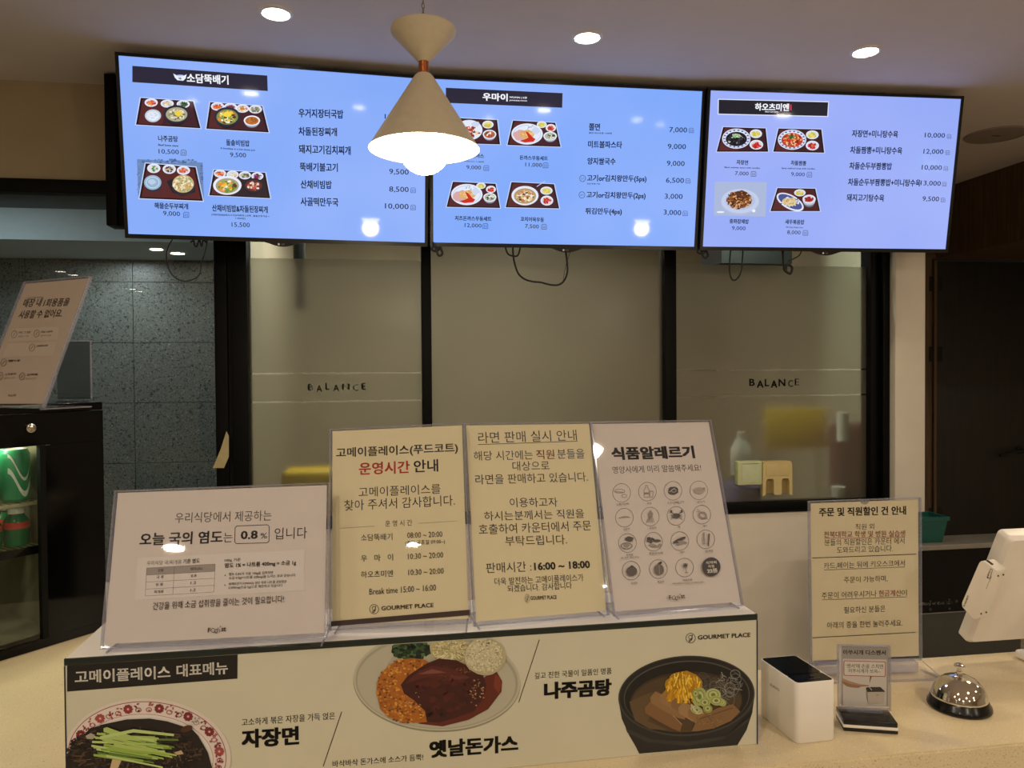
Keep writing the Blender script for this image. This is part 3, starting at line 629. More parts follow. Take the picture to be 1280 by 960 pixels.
# cables under the screens
def cable(pts, y, r, label, name='power_cable', grp=None):
    o = tube(name, [ony(px, py, y+dy) for px, py, *k in pts for dy in [(k[0] if k else 0)]], r, 'cable'); tag(o, label, 'cable', grp); return o
cable([(222, 290), (212, 305), (208, 318), (211, 336), (219, 347), (231, 351.5), (244, 348), (250, 341), (252, 328), (257, 312), (260, 294)], 3.335, .0026, 'long thin black cable loop hanging under the left menu screen')
cable([(238, 303), (242, 301), (243, 306), (246, 308), (249, 300), (252, 308), (254, 300), (258, 303), (259, 296)], 3.335, .0035, 'tangled black cable end under the left menu screen', 'cable_tangle')
cable([(641, 307.5), (641.5, 318), (643.5, 330), (648, 342), (656, 349), (666, 352), (676, 353), (688, 356), (698, 356), (705, 351), (709, 341), (709, 329), (706, 306)], 3.40, .0042, 'thick black cable loop hanging under the middle menu screen')
cable([(630, 300), (634, 316), (641.5, 320), (648, 318), (652, 300)], 3.40, .0038, 'short black cable arc beside the loop under the middle screen')
cable([(716, 306), (709, 326), (706, 338), (704, 350)], 3.40, .0012, 'hair-thin cable beside the loop under the middle screen')
cable([(914, 304), (912, 330), (912.5, 343), (916, 350), (922, 348), (927, 336), (929, 305)], 3.365, .0036, 'black cable loop hanging under the right menu screen')
cable([(978, 306), (980, 334), (981, 338), (988, 342), (990, 334), (984, 331), (982, 340)], 3.35, .006, 'knotted black cable plug hanging under the right screen', 'cable_plug')
cable([(1004, 306), (1000, 318), (993, 323), (986, 326)], 3.35, .003, 'short slanting black cable under the right screen')
for (px, py, la) in ((544, 311, 'black cable knot in the gap between left and middle screens'), (876, 314, 'black cable knot in the gap between middle and right screens')):
    cable([(px-3, py-8), (px+1, py-3), (px+5, py), (px+1, py+3), (px-4, py+1), (px-1, py-4), (px+4, py+8), (px+9, py+6), (px+6, py-3)], 3.36, .005, la, 'cable_knot')
# ------------------------------------------------------------------ pendant lamps
def pendant(loc, label):
    t = empty('pendant_lamp', loc, label=label, cat='lamp')   # origin = centre of the lower rim
    def d(px_r, dist=1.76): return px_r*dist/F_PX
    k = PK
    build('lamp_shade', lathe([(.1255*k, 0), (.1245*k, .001), (.0215*k, .164*k), (.017*k, .169*k), (.006*k, .171*k), (.006*k, .166*k), (.019*k, .161*k), (.122*k, .001), (.1255*k, 0)], 64), 'shade', t, True)
    build('shade_lining', lathe([(.1215*k, .002), (.0185*k, .159*k), (0.004, .161*k)], 64), 'shade_in', t, True)
    build('copper_collar', lathe([(.0115*k, .168*k), (.0115*k, .202*k), (.009*k, .203*k)], 24), 'copper', t, True)
    build('upper_cone', lathe([(0, .196*k), (.0125*k, .197*k), (.072*k, .260*k), (.0735*k, .268*k), (.071*k, .273*k), (.05*k, .277*k), (.002, .279*k)], 56), 'shade', t, True)
    bu = build('bulb', lathe([(0, -.056*k)]+[(.058*k*math.sin(a), .002*k-.058*k*math.cos(a)) for a in [R(12*i) for i in range(1, 14)]]+[(.018*k, .06*k), (.018*k, .11*k)], 40), 'bulb', t, True)
    # chain links up to the ceiling
    z = .281*k; i = 0; me = None
    while loc[2]+z < CEIL-.02:
        if me is None:
            bm = bmesh.new(); n, m = 12, 5
            V = [[bm.verts.new(((.0032+.0009*math.cos(q))*math.cos(p), .0009*math.sin(q), (.0065+.0009*math.cos(q))*math.sin(p))) for q in (2*math.pi*j/m for j in range(m))] for p in (2*math.pi*h/n for h in range(n))]
            for h in range(n):
                for j in range(m): bm.faces.new((V[h][j], V[(h+1) % n][j], V[(h+1) % n][(j+1) % m], V[h][(j+1) % m]))
            me = bpy.data.meshes.new('chain_link'); bm.to_mesh(me); bm.free(); me.materials.append(M['brass'])
        o = link('chain_link', me, None, t); o.location = (0, 0, z); o.rotation_euler = (0, 0, (i % 2)*math.pi/2+.3); z += .0105; i += 1
    build('canopy', lathe([(0, CEIL-.001-loc[2]), (.05, CEIL-.001-loc[2]), (.045, CEIL-.022-loc[2]), (0, CEIL-.025-loc[2])], 32), 'shade', t, True)
    l = bpy.data.lights.new('bulb_light', 'POINT'); l.energy = 7.5; l.color = (1, .84, .60); l.shadow_soft_size = .05
    o = bpy.data.objects.new('bulb_light', l); COL.objects.link(o); o.parent = t; o.location = (0, 0, -.075*k)
    return t
PK = 1.0
pc = ony(530.5, 187, 1.74)
pendant(tuple(pc), 'cream double-cone pendant lamp with copper collar and glowing globe over the counter')
pendant((1.73, 1.33, 2.07), 'cream double-cone pendant lamp further right over the counter, outside the picture')

# ------------------------------------------------------------------ counter
CT = 1.0
bm = bmesh.new()
O = [(-1.7, 1.03), (1.7, 1.03), (1.7, 1.37), (-.35, 1.37), (-.35, 2.25), (-1.7, 2.25)]
lo = [bm.verts.new((x, y, CT-.07)) for x, y in O]; hi = [bm.verts.new((x, y, CT)) for x, y in O]
bm.faces.new(lo[::-1]); bm.faces.new(hi)
for k in range(6): j = (k+1) % 6; bm.faces.new((lo[k], lo[j], hi[j], hi[k]))
bmesh.ops.recalc_face_normals(bm, faces=bm.faces); bmesh.ops.bevel(bm, geom=bm.edges[:], offset=.003, segments=2, affect='EDGES')
ct = empty('service_counter', (0, 1.2, 0), label='beige speckled stone service counter holding the signs, box and bell', cat='counter')
keep(build('countertop', bm, 'counter', ct, True))
keep(boxo('front_panel', -1.66, 1.66, 1.06, 1.09, 0, CT-.07, 'wood', ct)); keep(boxo('side_panel', 1.60, 1.66, 1.09, 1.35, 0, CT-.07, 'wood', ct)); keep(boxo('side_panel', -1.66, -1.60, 1.09, 2.2, 0, CT-.07, 'wood', ct))

# ------------------------------------------------------------------ printed menu box
BZ = 1.203
fl, frr = onz(81, 823, BZ), onz(946, 767, BZ)
bdir = (frr-fl).normalized(); bn = Vector((bdir.y, -bdir.x, 0)); BL = (frr-fl).length; BD = .150
bx = empty('menu_display_box', fl-Vector((0, 0, BZ-CT)), math.atan2(bdir.y, bdir.x), label='long white box on the counter printed with noodle, cutlet and soup pictures', cat='box')
boxo('front_board', 0, BL, 0, .006, .0005, BZ-CT-.009, 'box', bx)
boxo('side_board', 0, .006, .006, BD, .0005, BZ-CT-.009, 'box', bx); boxo('side_board', BL-.006, BL, .006, BD, .0005, BZ-CT-.009, 'box', bx); boxo('back_board', 0.006, BL-.006, BD-.006, BD, .0005, BZ-CT-.009, 'box', bx)
boxo('top_board', .001, BL-.001, .001, BD, BZ-CT-.002, BZ-CT, 'white', bx)
boxo('edge_strip', -.001, BL+.001, -.001, .004, BZ-CT-.0095, BZ-CT-.0005, 'edge', bx, .0008); boxo('edge_strip', -.001, .004, .004, BD, BZ-CT-.0095, BZ-CT-.0021, 'edge', bx); boxo('edge_strip', BL-.004, BL+.001, .004, BD, BZ-CT-.0095, BZ-CT-.0021, 'edge', bx)
boxo('corner_trim', BL-.0005, BL+.001, -.001, .001, .0005, BZ-CT-.01, 'edge', bx); boxo('corner_trim', -.001, .0005, -.001, .001, .0005, BZ-CT-.01, 'edge', bx)
pass
pb = Plane(fl, bn, (0, 0, 1))
# clips in page pixels: inside the box front
def clipbox(fr, m=2):
    x0, y0, s = fr
    # left x>=83.5, right x<=945.5, above: y >= top line
    k = -(823-767)/(946-81.)
    return [(1, 0, -(84-x0)*s), (-1, 0, (945-x0)*s), (-k, 1, -((823+9.0+k*(x0-81))-y0)*s), (-.087, -1, ((929+.087*(948-x0))-y0)*s)]
frA, frB, frC = (70, 770, 3.368), (400, 770, 4.571), (660, 760, 4.267)
A = Art(pb, frA, lift=.0004, step=.000025, clip=clipbox(frA))
A.poly([(30, 195), (765, 150), (764, 263), (30, 319)], '12100e'); A.clip = None
A.text('고메이플레이스', 80, 285, 482, 262, 55, 'fffaee', .024); A.text('대표메뉴', 508, 257, 724, 243, 53, 'fffaee', .024); A.done('heading_banner', bx)
A = Art(pb, frA, lift=.0004, step=.00002, clip=clipbox(frA))
def E(cx, cy, rx, ry, col, rot=3, n=72): A.ell(cx, cy, rx, ry, col, rot, n)
E(388, 592, 352, 244, 'b9ad9a'); E(386, 588, 350, 242, 'd8ccc0'); E(384, 588, 334, 229, '8c2c30'); E(384, 588, 331, 226, 'dccfc6'); E(378, 596, 285, 184, 'a86a64'); E(378, 596, 283, 182, 'e2d8cf'); E(376, 604, 272, 172, 'cfc4ba')
for i in range(44):           # red flower border
    a = R(180+i*360/44*1.0+2); cx, cy = 381+309*math.cos(a), 590+205*math.sin(a)
    red = random.choice(['8e3438', 'a34a48', '7c2a30'])
    if 15 < i % 44 < 17: red = '9a8f8a'
    if i % 3 == 0:
        for j in range(9): b = j*2*math.pi/9; A.ell(cx+14*math.cos(b), cy+14*math.sin(b), 7, 6, red, n=8, up=(j == 0))
        A.ell(cx, cy, 12, 11, red, n=12); A.ell(cx, cy, 5, 5, 'd8a8a0', n=8)
    else:
        A.ring(cx, cy+8, 13, 10, 3, red, n=12)
        for j in range(5): A.ell(cx+random.uniform(-16, 16), cy+random.uniform(-20, 16), 6, 3.4, red, random.uniform(0, 180), 8, up=(j == 0))
A.blob(330, 640, 300, 205, '181210', .04, 40)
A.poly([(70, 600), (110, 520), (190, 455), (300, 432), (395, 428), (470, 440), (540, 462), (560, 458), (600, 500), (640, 570), (660, 640), (500, 700), (60, 700)], '1c1410')
A.food(330, 570, 300, 110, ['2c201a', '0c0807', '3a2a20', '1a1210', '4e3a2c', '120d0a'], 420, 7, 60); A.food(330, 580, 280, 90, ['5c4a3c', '77604e', '8a7a68'], 30, 2.2, 26)
A.ell(552, 470, 26, 13, '4c2a1c', -20); A.poly([(128, 500), (150, 488), (168, 496), (160, 514), (134, 512)], 'a7a08c'); A.poly([(230, 640), (240, 600), (270, 576), (300, 570), (306, 580), (280, 600), (262, 640)], 'c4ae82'); A.poly([(500, 570), (530, 560), (540, 576), (512, 580)], 'bda482')
G = ['7c9c3c', '94b04c', 'a9c068', '5c7c2c', 'b8cc80']
for i in range(46):
    y = 478+random.uniform(0, 100); x = 200+random.uniform(-40, 60)+(y-480)*-.2; L_ = random.uniform(170, 270); sl = random.uniform(.02, .22)
    x1 = min(x+L_, 535); A.poly([(x, y), (x1, y+sl*(x1-x)), (x1+3, y+sl*(x1-x)+8), (x, y+9)], random.choice(G))
A.poly([(205, 466), (220, 462), (360, 512), (350, 522), (205, 482)], 'a9c068'); A.poly([(190, 500), (330, 470), (500, 490), (500, 500), (330, 484), (190, 512)], 'b8cc80')
A.done('noodle_picture', bx)
A = Art(pb, frA, lift=.0004, step=.00005); A.text('고소하게 볶은 자장을 가득 얹은', 782, 463, 1175, 434, 31, '1a1612', .006); A.text('자장면', 782, 558, 1024, 541, 80, '0e0c0a', .045); A.done('noodle_lettering', bx); A.line(1203, 402, 1125, 632, 3.4, '3a3328'); A.done('divider_line', bx)
A = Art(pb, frB, lift=.0004, step=.00002, clip=clipbox(frB))
A.ell(668, 378, 478, 284, '8d8873', 2, 80); A.ell(668, 372, 477, 281, 'b9b49f', 2, 80); A.ell(667, 374, 464, 270, 'a29e88', 2, 80); A.ell(665, 380, 452, 258, 'b4af9a', 2, 80)
A.blob(630, 300, 250, 150, 'a8a38d', .03, 30)
for i in range(160):
    a, r = random.uniform(0, 6.28), math.sqrt(random.random()); A.blob(525+105*r*math.cos(a), 192+58*r*math.sin(a), 17, 13, random.choice(['223420', '2f4a2a', '18281a', '3c5a34', '0e1a10', '46683c']), .35, 7, up=(i % 10 == 0))
A.blob(745, 195, 118, 78, 'b8ac7c', .06, 20); A.food(745, 195, 112, 72, ['d6cc9c', 'a89c6c', 'e6deb4', '8c8258', 'c8bc8c'], 300, 4, 46)
A.poly([(960, 330), (1010, 318), (1040, 370), (1036, 430), (960, 530), (850, 590), (700, 628), (560, 612), (700, 560)], '5e2214'); A.poly([(1000, 330), (1030, 350), (1036, 400), (1020, 440), (990, 400)], '7a3222')
A.poly([(322, 440), (326, 380), (350, 325), (395, 280), (450, 250), (520, 238), (600, 248), (620, 262), (640, 600), (560, 608), (470, 600), (390, 575), (345, 530)], 'a8621e')
for i in range(650):
    x, y = random.uniform(322, 640), random.uniform(238, 606)
    if ((x-500)/178)**2+((y-425)/186)**2 < 1.0: A.blob(x, y, 8, 6, random.choice(['b8701f', 'c88430', '8c4c14', '9c5a1a', 'd69a40', '6f390f', 'b46a22']), .4, 6, up=(i % 20 == 0))
A.poly([(610, 268), (680, 240), (780, 250), (860, 290), (930, 330), (950, 400), (930, 470), (880, 540), (780, 575), (680, 605), (610, 600), (600, 540), (540, 480), (480, 440), (462, 390), (500, 340), (560, 300)], '3e130e')
A.food(715, 420, 190, 120, ['4a1811', '44150f', '50190f', '3a110c'], 60, 26); A.poly([(480, 385), (560, 315), (640, 280), (760, 300), (860, 350), (800, 360), (700, 340), (600, 350)], '54201a'); A.poly([(560, 330), (640, 300), (720, 320), (660, 325)], '7a4638')
A.food(740, 350, 120, 20, ['6a3428', '5c2a20'], 14, 4, 60); A.food(660, 550, 60, 30, ['2a0c08', '330f0a'], 14, 14); A.food(895, 430, 50, 80, ['8a5a3c', 'a87c58', '2a0c08', '5c2418', 'c09a78'], 70, 6, 14); A.food(830, 305, 50, 16, ['6a3418', '2c0f08', '8c5428'], 40, 6)
A.food(540, 490, 60, 60, ['c8a888'], 8, 3, 18)
A.blob(942, 228, 118, 108, 'b3a986', .03, 26); A.blob(932, 222, 104, 96, 'c9c09c', .03, 24); A.food(938, 225, 104, 96, ['d8d0b0', 'bfb590', 'e2dabc', 'a99f7a'], 420, 5.5); A.food(945, 155, 26, 12, ['141210'], 9, 3.5)
A.done('cutlet_picture', bx)
A = Art(pb, frB, lift=.0004, step=.00005); A.text('옛날돈가스', 625, 812, 1133, 775, 100, '0e0c0a', .045); A.text('바삭바삭 돈가스에 소스가 듬뿍!', 72, 863, 590, 823, 37, '1a1612', .008); A.done('cutlet_lettering', bx); A.line(1253, 135, 1135, 493, 4, '3a3328'); A.done('divider_line', bx)
A = Art(pb, frC, lift=.0004, step=.00002, clip=clipbox(frC))
A.poly([(484, 500), (500, 590), (540, 680), (575, 740), (600, 790), (1090, 790), (1120, 725), (1165, 650), (1195, 560), (1206, 480)], '24221f'); A.poly([(500, 590), (520, 640), (660, 700), (860, 712), (1060, 680), (1190, 575), (1196, 540), (1180, 600), (1040, 700), (850, 735), (640, 715), (530, 665)], '34322e')
A.ell(845, 468, 364, 214, '3c3a36', -3, 80); A.ell(845, 466, 356, 206, '1b1917', -3, 80); A.ell(846, 470, 336, 190, '4a4843', -3, 80); A.ell(846, 473, 331, 186, '12100e', -3, 80); A.ell(842, 500, 300, 162, '3a2c1c', -3, 80); A.ell(842, 506, 294, 156, '4c3a24', -3, 60)
A.poly([(540, 500), (640, 455), (700, 440), (640, 600), (740, 650), (650, 645), (570, 600)], '5e4a30'); A.food(1020, 420, 130, 80, ['3c3c38', '52524c', '28282a', '6e6e66', '8a897e', '1c1c1c'], 120, 4, 60)
for i in range(18): A.ring(960+random.uniform(-40, 150), 390+random.uniform(-40, 90), random.uniform(24, 50), random.uniform(16, 34), 3, random.choice(['6e6e66', '4c4c48', '8f8d80']), random.uniform(0, 90), 20)
for i, (x, y) in enumerate(((620, 530), (650, 475), (700, 470), (760, 500), (800, 530), (850, 550))):
    A.poly([(x, y), (x+30, y-34), (x+120, y+10), (x+200-i*6, y+90-i*4), (x+190-i*6, y+128-i*10), (x+150-i*8, y+112-i*4), (x+70, y+70), (x+4, y+30)], ['7c5a38', '8c6a44', '94714a', '846240', '9a7a52', '8c6a44'][i]); A.line(x+30, y-34, x+120, y+10, 4, '5c4026'); A.line(x+120, y+10, x+200-i*6, y+90-i*4, 4, 'a98a62')
A.poly([(900, 590), (1010, 530), (1090, 510), (1130, 550), (1080, 600), (990, 640), (900, 655), (870, 655)], '80603c'); A.line(910, 590, 1090, 530, 4, '5a3e26'); A.line(960, 575, 1000, 636, 3, '5a3e26'); A.food(960, 590, 90, 30, ['8e6c46', '75552f'], 30, 6)
A.blob(830, 410, 100, 76, 'a87c10', .05, 22)
for i in range(150):
    a = random.uniform(0, 6.28); r = math.sqrt(random.random()); x, y = 828+92*r*math.cos(a), 405+70*r*math.sin(a); l = random.uniform(30, 80); b = R(random.uniform(50, 120))+(.5 if x < 800 else 0)
    A.line(x, y, x+l*math.cos(b)*.6, min(y+l*math.sin(b)*.8, 505), 7, random.choice(['d8a41c', 'e8bc34', 'c48e10', 'f0cc50', 'b07c0c']), up=(i % 10 == 0))
A.food(800, 360, 70, 22, ['3c2a08'], 16, 3)
for x, y, rx, ry in ((912, 470, 36, 50), (985, 460, 40, 34), (940, 500, 30, 26), (955, 533, 26, 22), (895, 540, 34, 22), (1030, 500, 26, 20), (1000, 490, 36, 26), (890, 452, 18, 24)):
    c = random.choice(['a4ac62', 'b4b87a', '96a050']); A.ell(x, y, rx, ry, c, random.uniform(0, 30), 22); A.ell(x, y, rx*.72, ry*.72, '7c8838', 0, 20); A.ell(x, y, rx*.6, ry*.6, 'b8bc84', 0, 20); A.ell(x, y, rx*.3, ry*.3, '6c7830', 0, 14)
A.line(866, 510, 900, 560, 9, 'c8bc98'); A.line(880, 500, 930, 560, 6, 'b8ac88')
A.done('soup_picture', bx)
def glogo(A, cx, cy, rx, ry, col):
    A.ring(cx, cy, rx, ry, rx*.1, col); A.ring(cx-rx*.05, cy-ry*.2, rx*.42, ry*.4, rx*.1, col, 20); A.line(cx+rx*.35, cy-ry*.7, cx+rx*.15, cy+ry*.4, rx*.13, col); A.line(cx+rx*.15, cy+ry*.4, cx-rx*.3, cy+ry*.75, rx*.13, col); A.line(cx-rx*.3, cy+ry*.75, cx-rx*.35, cy+ry*.4, rx*.12, col); A.line(cx-rx*.35, cy+ry*.4, cx+rx*.4, cy+ry*.1, rx*.11, col)
A = Art(pb, frC, lift=.0004, step=.00005); A.text('깊고 진한 국물이 일품인 명품', 35, 378, 446, 351, 34, '1a1612', .006); A.text('나주곰탕', 85, 488, 446, 466, 92, '0e0c0a', .055); A.done('soup_lettering', bx)
glogo(A, 867, 160, 26, 27, '1a1612'); A.text('GOURMET PLACE', 905, 168, 1185, 153, 23, '1a1612', .02); A.done('emblem_lettering', bx)

# ------------------------------------------------------------------ sign holders
def holder(name, pose, w, h, zb, label, paper, frame_px=None, base='back', m_ins=.004):
    """pose = fitted x,y,z (bottom-left of the face), yaw, tilt, roll; scaled about the camera so that the foot rests at height zb"""
    P = Vector(pose[:3]); k = (CAM.z-zb)/(CAM.z-P.z); P = CAM+(P-CAM)*k; w, h = w*k, h*k
    Rm = rotm(R(pose[3]), R(pose[4]), R(pose[5]))
    t = empty(name, P, label=label, cat='sign'); t.rotation_euler = Rm.to_euler()
    bm = bmesh.new(); box(bm, m_ins, w-m_ins, .0012, .0018, m_ins+.003, h-m_ins*.8); build('paper_sheet', bm, paper, t)
    bm = bmesh.new(); box(bm, 0, w, -.0022, -.0004, 0, h); build('front_panel', bm, 'clear', t)
    bm = bmesh.new(); box(bm, 0, w, .0024, .0042, 0, h); build('rear_panel', bm, 'clear', t)
    e = .0022; bm = bmesh.new(); box(bm, 0, e, -.0024, .0044, 0, h); box(bm, w-e, w, -.0024, .0044, 0, h); box(bm, e, w-e, -.0024, .0044, h-e*.8, h); box(bm, e, w-e, -.0024, .0044, 0, e); build('panel_edge', bm, 'edgeac', t)
    n = Rm@Vector((0, -1, 0)); up = Rm@Vector((0, 0, 1))
    pl = Plane(P+Rm@Vector((0, .0012, 0)), n, up)
    return t, P, Rm, w, h, pl
def foot(t, P, Rm, w, depth, zb, front=0.0):
    """level foot plate behind the leaning panel, plus its side edges"""
    yaw = Rm.to_euler().z; Z = Matrix.Translation(P) @ Matrix.Rotation(yaw, 4, 'Z')
    ux = (Rm@Vector((1, 0, 0)))
    e_ = .007; bm = bmesh.new(); box(bm, e_, w-e_, -front, depth, zb-P.z+.0003, zb-P.z+.0023, mtx=Z); keep(build('foot_plate', bm, 'clear', t))
    bm = bmesh.new(); box(bm, e_, e_+.002, -front, depth, zb-P.z+.0002, zb-P.z+.0026, mtx=Z); box(bm, w-.002-e_, w-e_, -front, depth, zb-P.z+.0002, zb-P.z+.0026, mtx=Z); box(bm, e_+.002, w-.002-e_, depth-.002, depth, zb-P.z+.0002, zb-P.z+.0026, mtx=Z); keep(build('foot_edge', bm, 'edgeac', t))
PW, PC, PO = mat('white_paper', 'd2c7bd', .6, var=.01), mat('cream_paper', 'dccfa6', .6, var=.015), mat('cream_order_paper', 'dacda8', .6, var=.01)
FT = BZ+.0005; TX = '2a2019'
# S0 landscape salt notice
t, P, Rm, w, h, pl = holder('sign_holder', (-.398, 1.093, 1.207, -4.8, -16.5, -1.2), .302, .215, BZ+.006, 'wide white salt-level notice in an acrylic holder, leftmost on the box', PW)
foot(t, P, Rm, w, .085, FT)
A = Art(pl, (100, 590, 4), lift=.0002, step=.00004)
A.text('우리식당에서 제공하는', 474, 256, 957, 243, 52, TX, .0); A.text('오늘 국의 염도', 296, 370, 712, 356, 64, TX, .03); A.text('는', 717, 352, 762, 350, 48, TX, 0)
A.outline([(785, 270), (938, 264), (946, 272), (945, 346), (936, 354), (782, 358), (774, 350), (776, 278)], 3.4, TX); A.text('0.8', 803, 337, 888, 334, 42, TX, .03); A.text('%', 902, 334, 936, 332, 28, TX, .005); A.text('입니다', 972, 338, 1135, 332, 58, TX, 0); A.done('heading_lettering', t)
A.poly([(288, 430), (1124, 388), (1120, 592), (274, 640)], 'dad1c8'); A.poly([(334, 480), (677, 460), (676, 496), (333, 516)], '9a8f86')
A.outline([(334, 480), (677, 460), (670, 600), (327, 620)], 1.6, '5a5048'); A.line(473, 472, 465, 611, 1.6, '5a5048')
for a, b in ((516, 497), (551, 531), (586, 566)): A.line(332, a, 674, b, 1.4, '5a5048')
A.text('우리식당 국/찌개류', 335, 467, 508, 461, 22, TX, 0); A.text('기준 염도', 516, 459, 599, 455, 23, TX, .03)
for s_, x0, y0, x1, y1, hh in (('구분', 388, 500, 419, 498, 15), ('염도(%)', 552, 494, 612, 491, 16), ('국 류', 384, 534, 419, 532, 15), ('0.8', 556, 527, 583, 525, 14), ('탕 류', 380, 571, 416, 569, 15), ('1.2', 554, 562, 581, 560, 14), ('찌개류', 371, 607, 419, 605, 16), ('1.2', 553, 598, 579, 596, 14),
        ('100g 기준', 724, 452, 804, 448, 18), ('염도 0.8%의 국을 100g을 섭취하면', 745, 521, 966, 512, 17), ('소금 0.8g(=나트륨 320mg)을 드시는 것과 같습니다', 745, 540, 1077, 525, 17), ('세계보건기구(WHO) 성인 하루 나트륨 권장량은', 743, 570, 1034, 557, 17), ('2,000mg(소금 5g)으로 제한하고 있습니다', 743, 588, 1013, 576, 17)): A.text(s_, x0, y0, x1, y1, hh, TX, .008)
A.text('염도 1% = 나트륨 400mg = 소금 1g', 724, 484, 1081, 468, 28, TX, .022); A.ell(727, 517, 3, 3, TX, n=10); A.ell(726, 566, 3, 3, TX, n=10); A.done('table_print', t)
A.text('건강을 위해 소금 섭취량을 줄이는 것이 필요합니다!', 365, 690, 1021, 653, 38, TX, .004)
def fodist(A, x0, y0, x1, y1, h, col='5a4c3c'):
    a, b = x0, x1; d = (x1-x0); k = (y1-y0)/d
    A.text('F', a, y0, a+d*.15, y0+k*d*.15, h*.7, col, .03); A.ring(a+d*.29, y0-h*.32, d*.12, h*.34, h*.09, col, 20, 20); A.line(a+d*.3, y0-h*.1, a+d*.5, y0+h*.12, h*.09, col); A.ring(a+d*.47, y0-h*.25, d*.09, h*.28, h*.09, col, 0, 20); A.line(a+d*.57, y0-h*.75, a+d*.53, y0, h*.1, col)
    A.line(a+d*.66, y0-h*.5, a+d*.655, y0-h*.05, h*.1, col); A.line(a+d*.66, y0-h*.75, a+d*.72, y0-h*1.0, h*.1, col); A.text('st', a+d*.74, y0+k*d*.74-2, b, y1-1, h*.62, col, .03)
fodist(A, 640, 802, 732, 797, 33); A.done('footer_lettering', t)
# S1 opening hours
t, P, Rm, w, h, pl = holder('sign_holder', (-.101, 1.147, 1.197, -8, -13.2, -2.2), .211, .302, BZ+.006, 'cream opening-hours sign with red second line and dark band, left of the upright three', PC)
foot(t, P, Rm, w, .075, FT)
A = Art(pl, (400, 520, 3.555), lift=.0002, step=.00004)
A.text('고메이플레이스(푸드코트)', 72, 192, 614, 168, 50, TX, .022); A.text('운영시간', 173, 263, 400, 254, 56, 'c8402c', .025); A.text('안내', 417, 252, 526, 247, 56, TX, .018); A.text('고메이플레이스를', 172, 361, 536, 345, 44, TX, 0); A.text('찾아 주셔서 감사합니다.', 108, 422, 600, 398, 48, TX, 0); A.done('heading_lettering', t)
A.text('운 영 시 간', 290, 492, 410, 487, 27, TX, 0)
for (x0, y0, x1, y1) in ((90, 499, 243, 489), (438, 477, 613, 466)):
    for i in range(26): a, b = i/26, (i+.6)/26; A.line(x0+(x1-x0)*a, y0+(y1-y0)*a, x0+(x1-x0)*b, y0+(y1-y0)*b, 1.6, TX, up=(i == 0))
for s_, x0, y0, x1, y1, hh in (('소담뚝배기', 182, 556, 322, 551, 30), ('08:00 ~ 20:00', 388, 543, 544, 537, 25), ('(주말/공휴일 09:00~)', 380, 578, 556, 570, 24), ('우   마   이', 182, 648, 325, 642, 30), ('10:30 ~ 20:00', 391, 637, 548, 629, 25), ('하오츠미엔', 182, 720, 325, 714, 30), ('10:30 ~ 20:00', 393, 708, 550, 700, 25), ('Break time 15:00 ~ 16:00', 220, 794, 516, 775, 27)): A.text(s_, x0, y0, x1, y1, hh, TX, .004)
glogo(A, 241, 858, 21, 22, TX); A.text('GOURMET PLACE', 273, 864, 505, 849, 19, TX, .02); A.poly([(50, 912), (668, 860), (669, 884), (50, 935)], '3a2820'); A.done('hours_print', t)
# S2 ramen sale
t, P, Rm, w, h, pl = holder('sign_holder', (.109, 1.095, 1.208, 7.0, -15.4, .8), .212, .302, BZ+.006, 'cream text-only sign with underlined title, the middle one of three upright signs', PC)
foot(t, P, Rm, w, .075, FT)
A = Art(pl, (570, 520, 3.556), lift=.0002, step=.00004)
A.text('라면 판매 실시 안내', 100, 122, 538, 109, 50, TX, 0); A.line(98, 127, 541, 112, 2.6, TX); A.done('heading_lettering', t)
for s_, x0, y0, x1, y1, hh in (('해당 시간에는', 80, 199, 342, 193, 42), ('분들을', 452, 190, 572, 188, 42), ('대상으로', 252, 244, 416, 241, 42), ('라면을 판매하고 있습니다.', 87, 305, 587, 291, 44), ('이용하고자', 240, 406, 452, 403, 42), ('하시는분께서는 직원을', 126, 467, 570, 453, 42), ('호출하여 카운터에서 주문', 102, 528, 601, 508, 46), ('부탁드립니다.', 220, 578, 494, 570, 44), ('판매시간 :', 134, 699, 336, 691, 46), ('더욱 발전하는 고메이플레이스가', 172, 753, 567, 733, 33), ('되겠습니다. 감사합니다', 230, 784, 515, 768, 32)): A.text(s_, x0, y0, x1, y1, hh, TX, 0)
A.text('직원', 358, 193, 438, 191, 42, '96442a', .004); A.text('16:00 ~ 18:00', 348, 686, 596, 676, 34, TX, .03); glogo(A, 316, 811, 11, 20, TX); A.text('GOURMET PLACE', 331, 818, 447, 813, 17, TX, .015); A.done('notice_print', t)
# S3 allergens
t, P, Rm, w, h, pl = holder('sign_holder', (.3165, 1.087, 1.214, 4.7, -20.9, .4), .214, .302, BZ+.006, 'white allergen sign with sixteen round icons, right of the upright three', PW)
foot(t, P, Rm, w, .075, FT)
A = Art(pl, (730, 520, 3.69), lift=.0002, step=.00004)
A.text('식품알레르기', 130, 204, 514, 195, 60, TX, .05); A.text('영양사에게 미리 말씀해주세요!', 133, 266, 542, 254, 33, TX, 0); A.done('heading_lettering', t)
IC = [(173, 355), (292, 349), (410, 345), (529, 343), (186, 469), (305, 464), (424, 461), (543, 455), (200, 586), (320, 580), (441, 577), (561, 569), (217, 713), (342, 706), (463, 699)]
g1, g2 = '8c8177', '3c332b'
for x, y in IC: A.ring(x, y, 42, 44, 1.8, '5c5248')
def ic(i, dx, dy, *a, **k): return IC[i][0]+dx, IC[i][1]+dy
x, y = IC[0]; A.ring(x-10, y-8, 25, 10, 2, g1); A.ring(x+12, y+14, 12, 9, 2, g1); A.line(x-34, y-6, x+14, y-2, 2, g1)
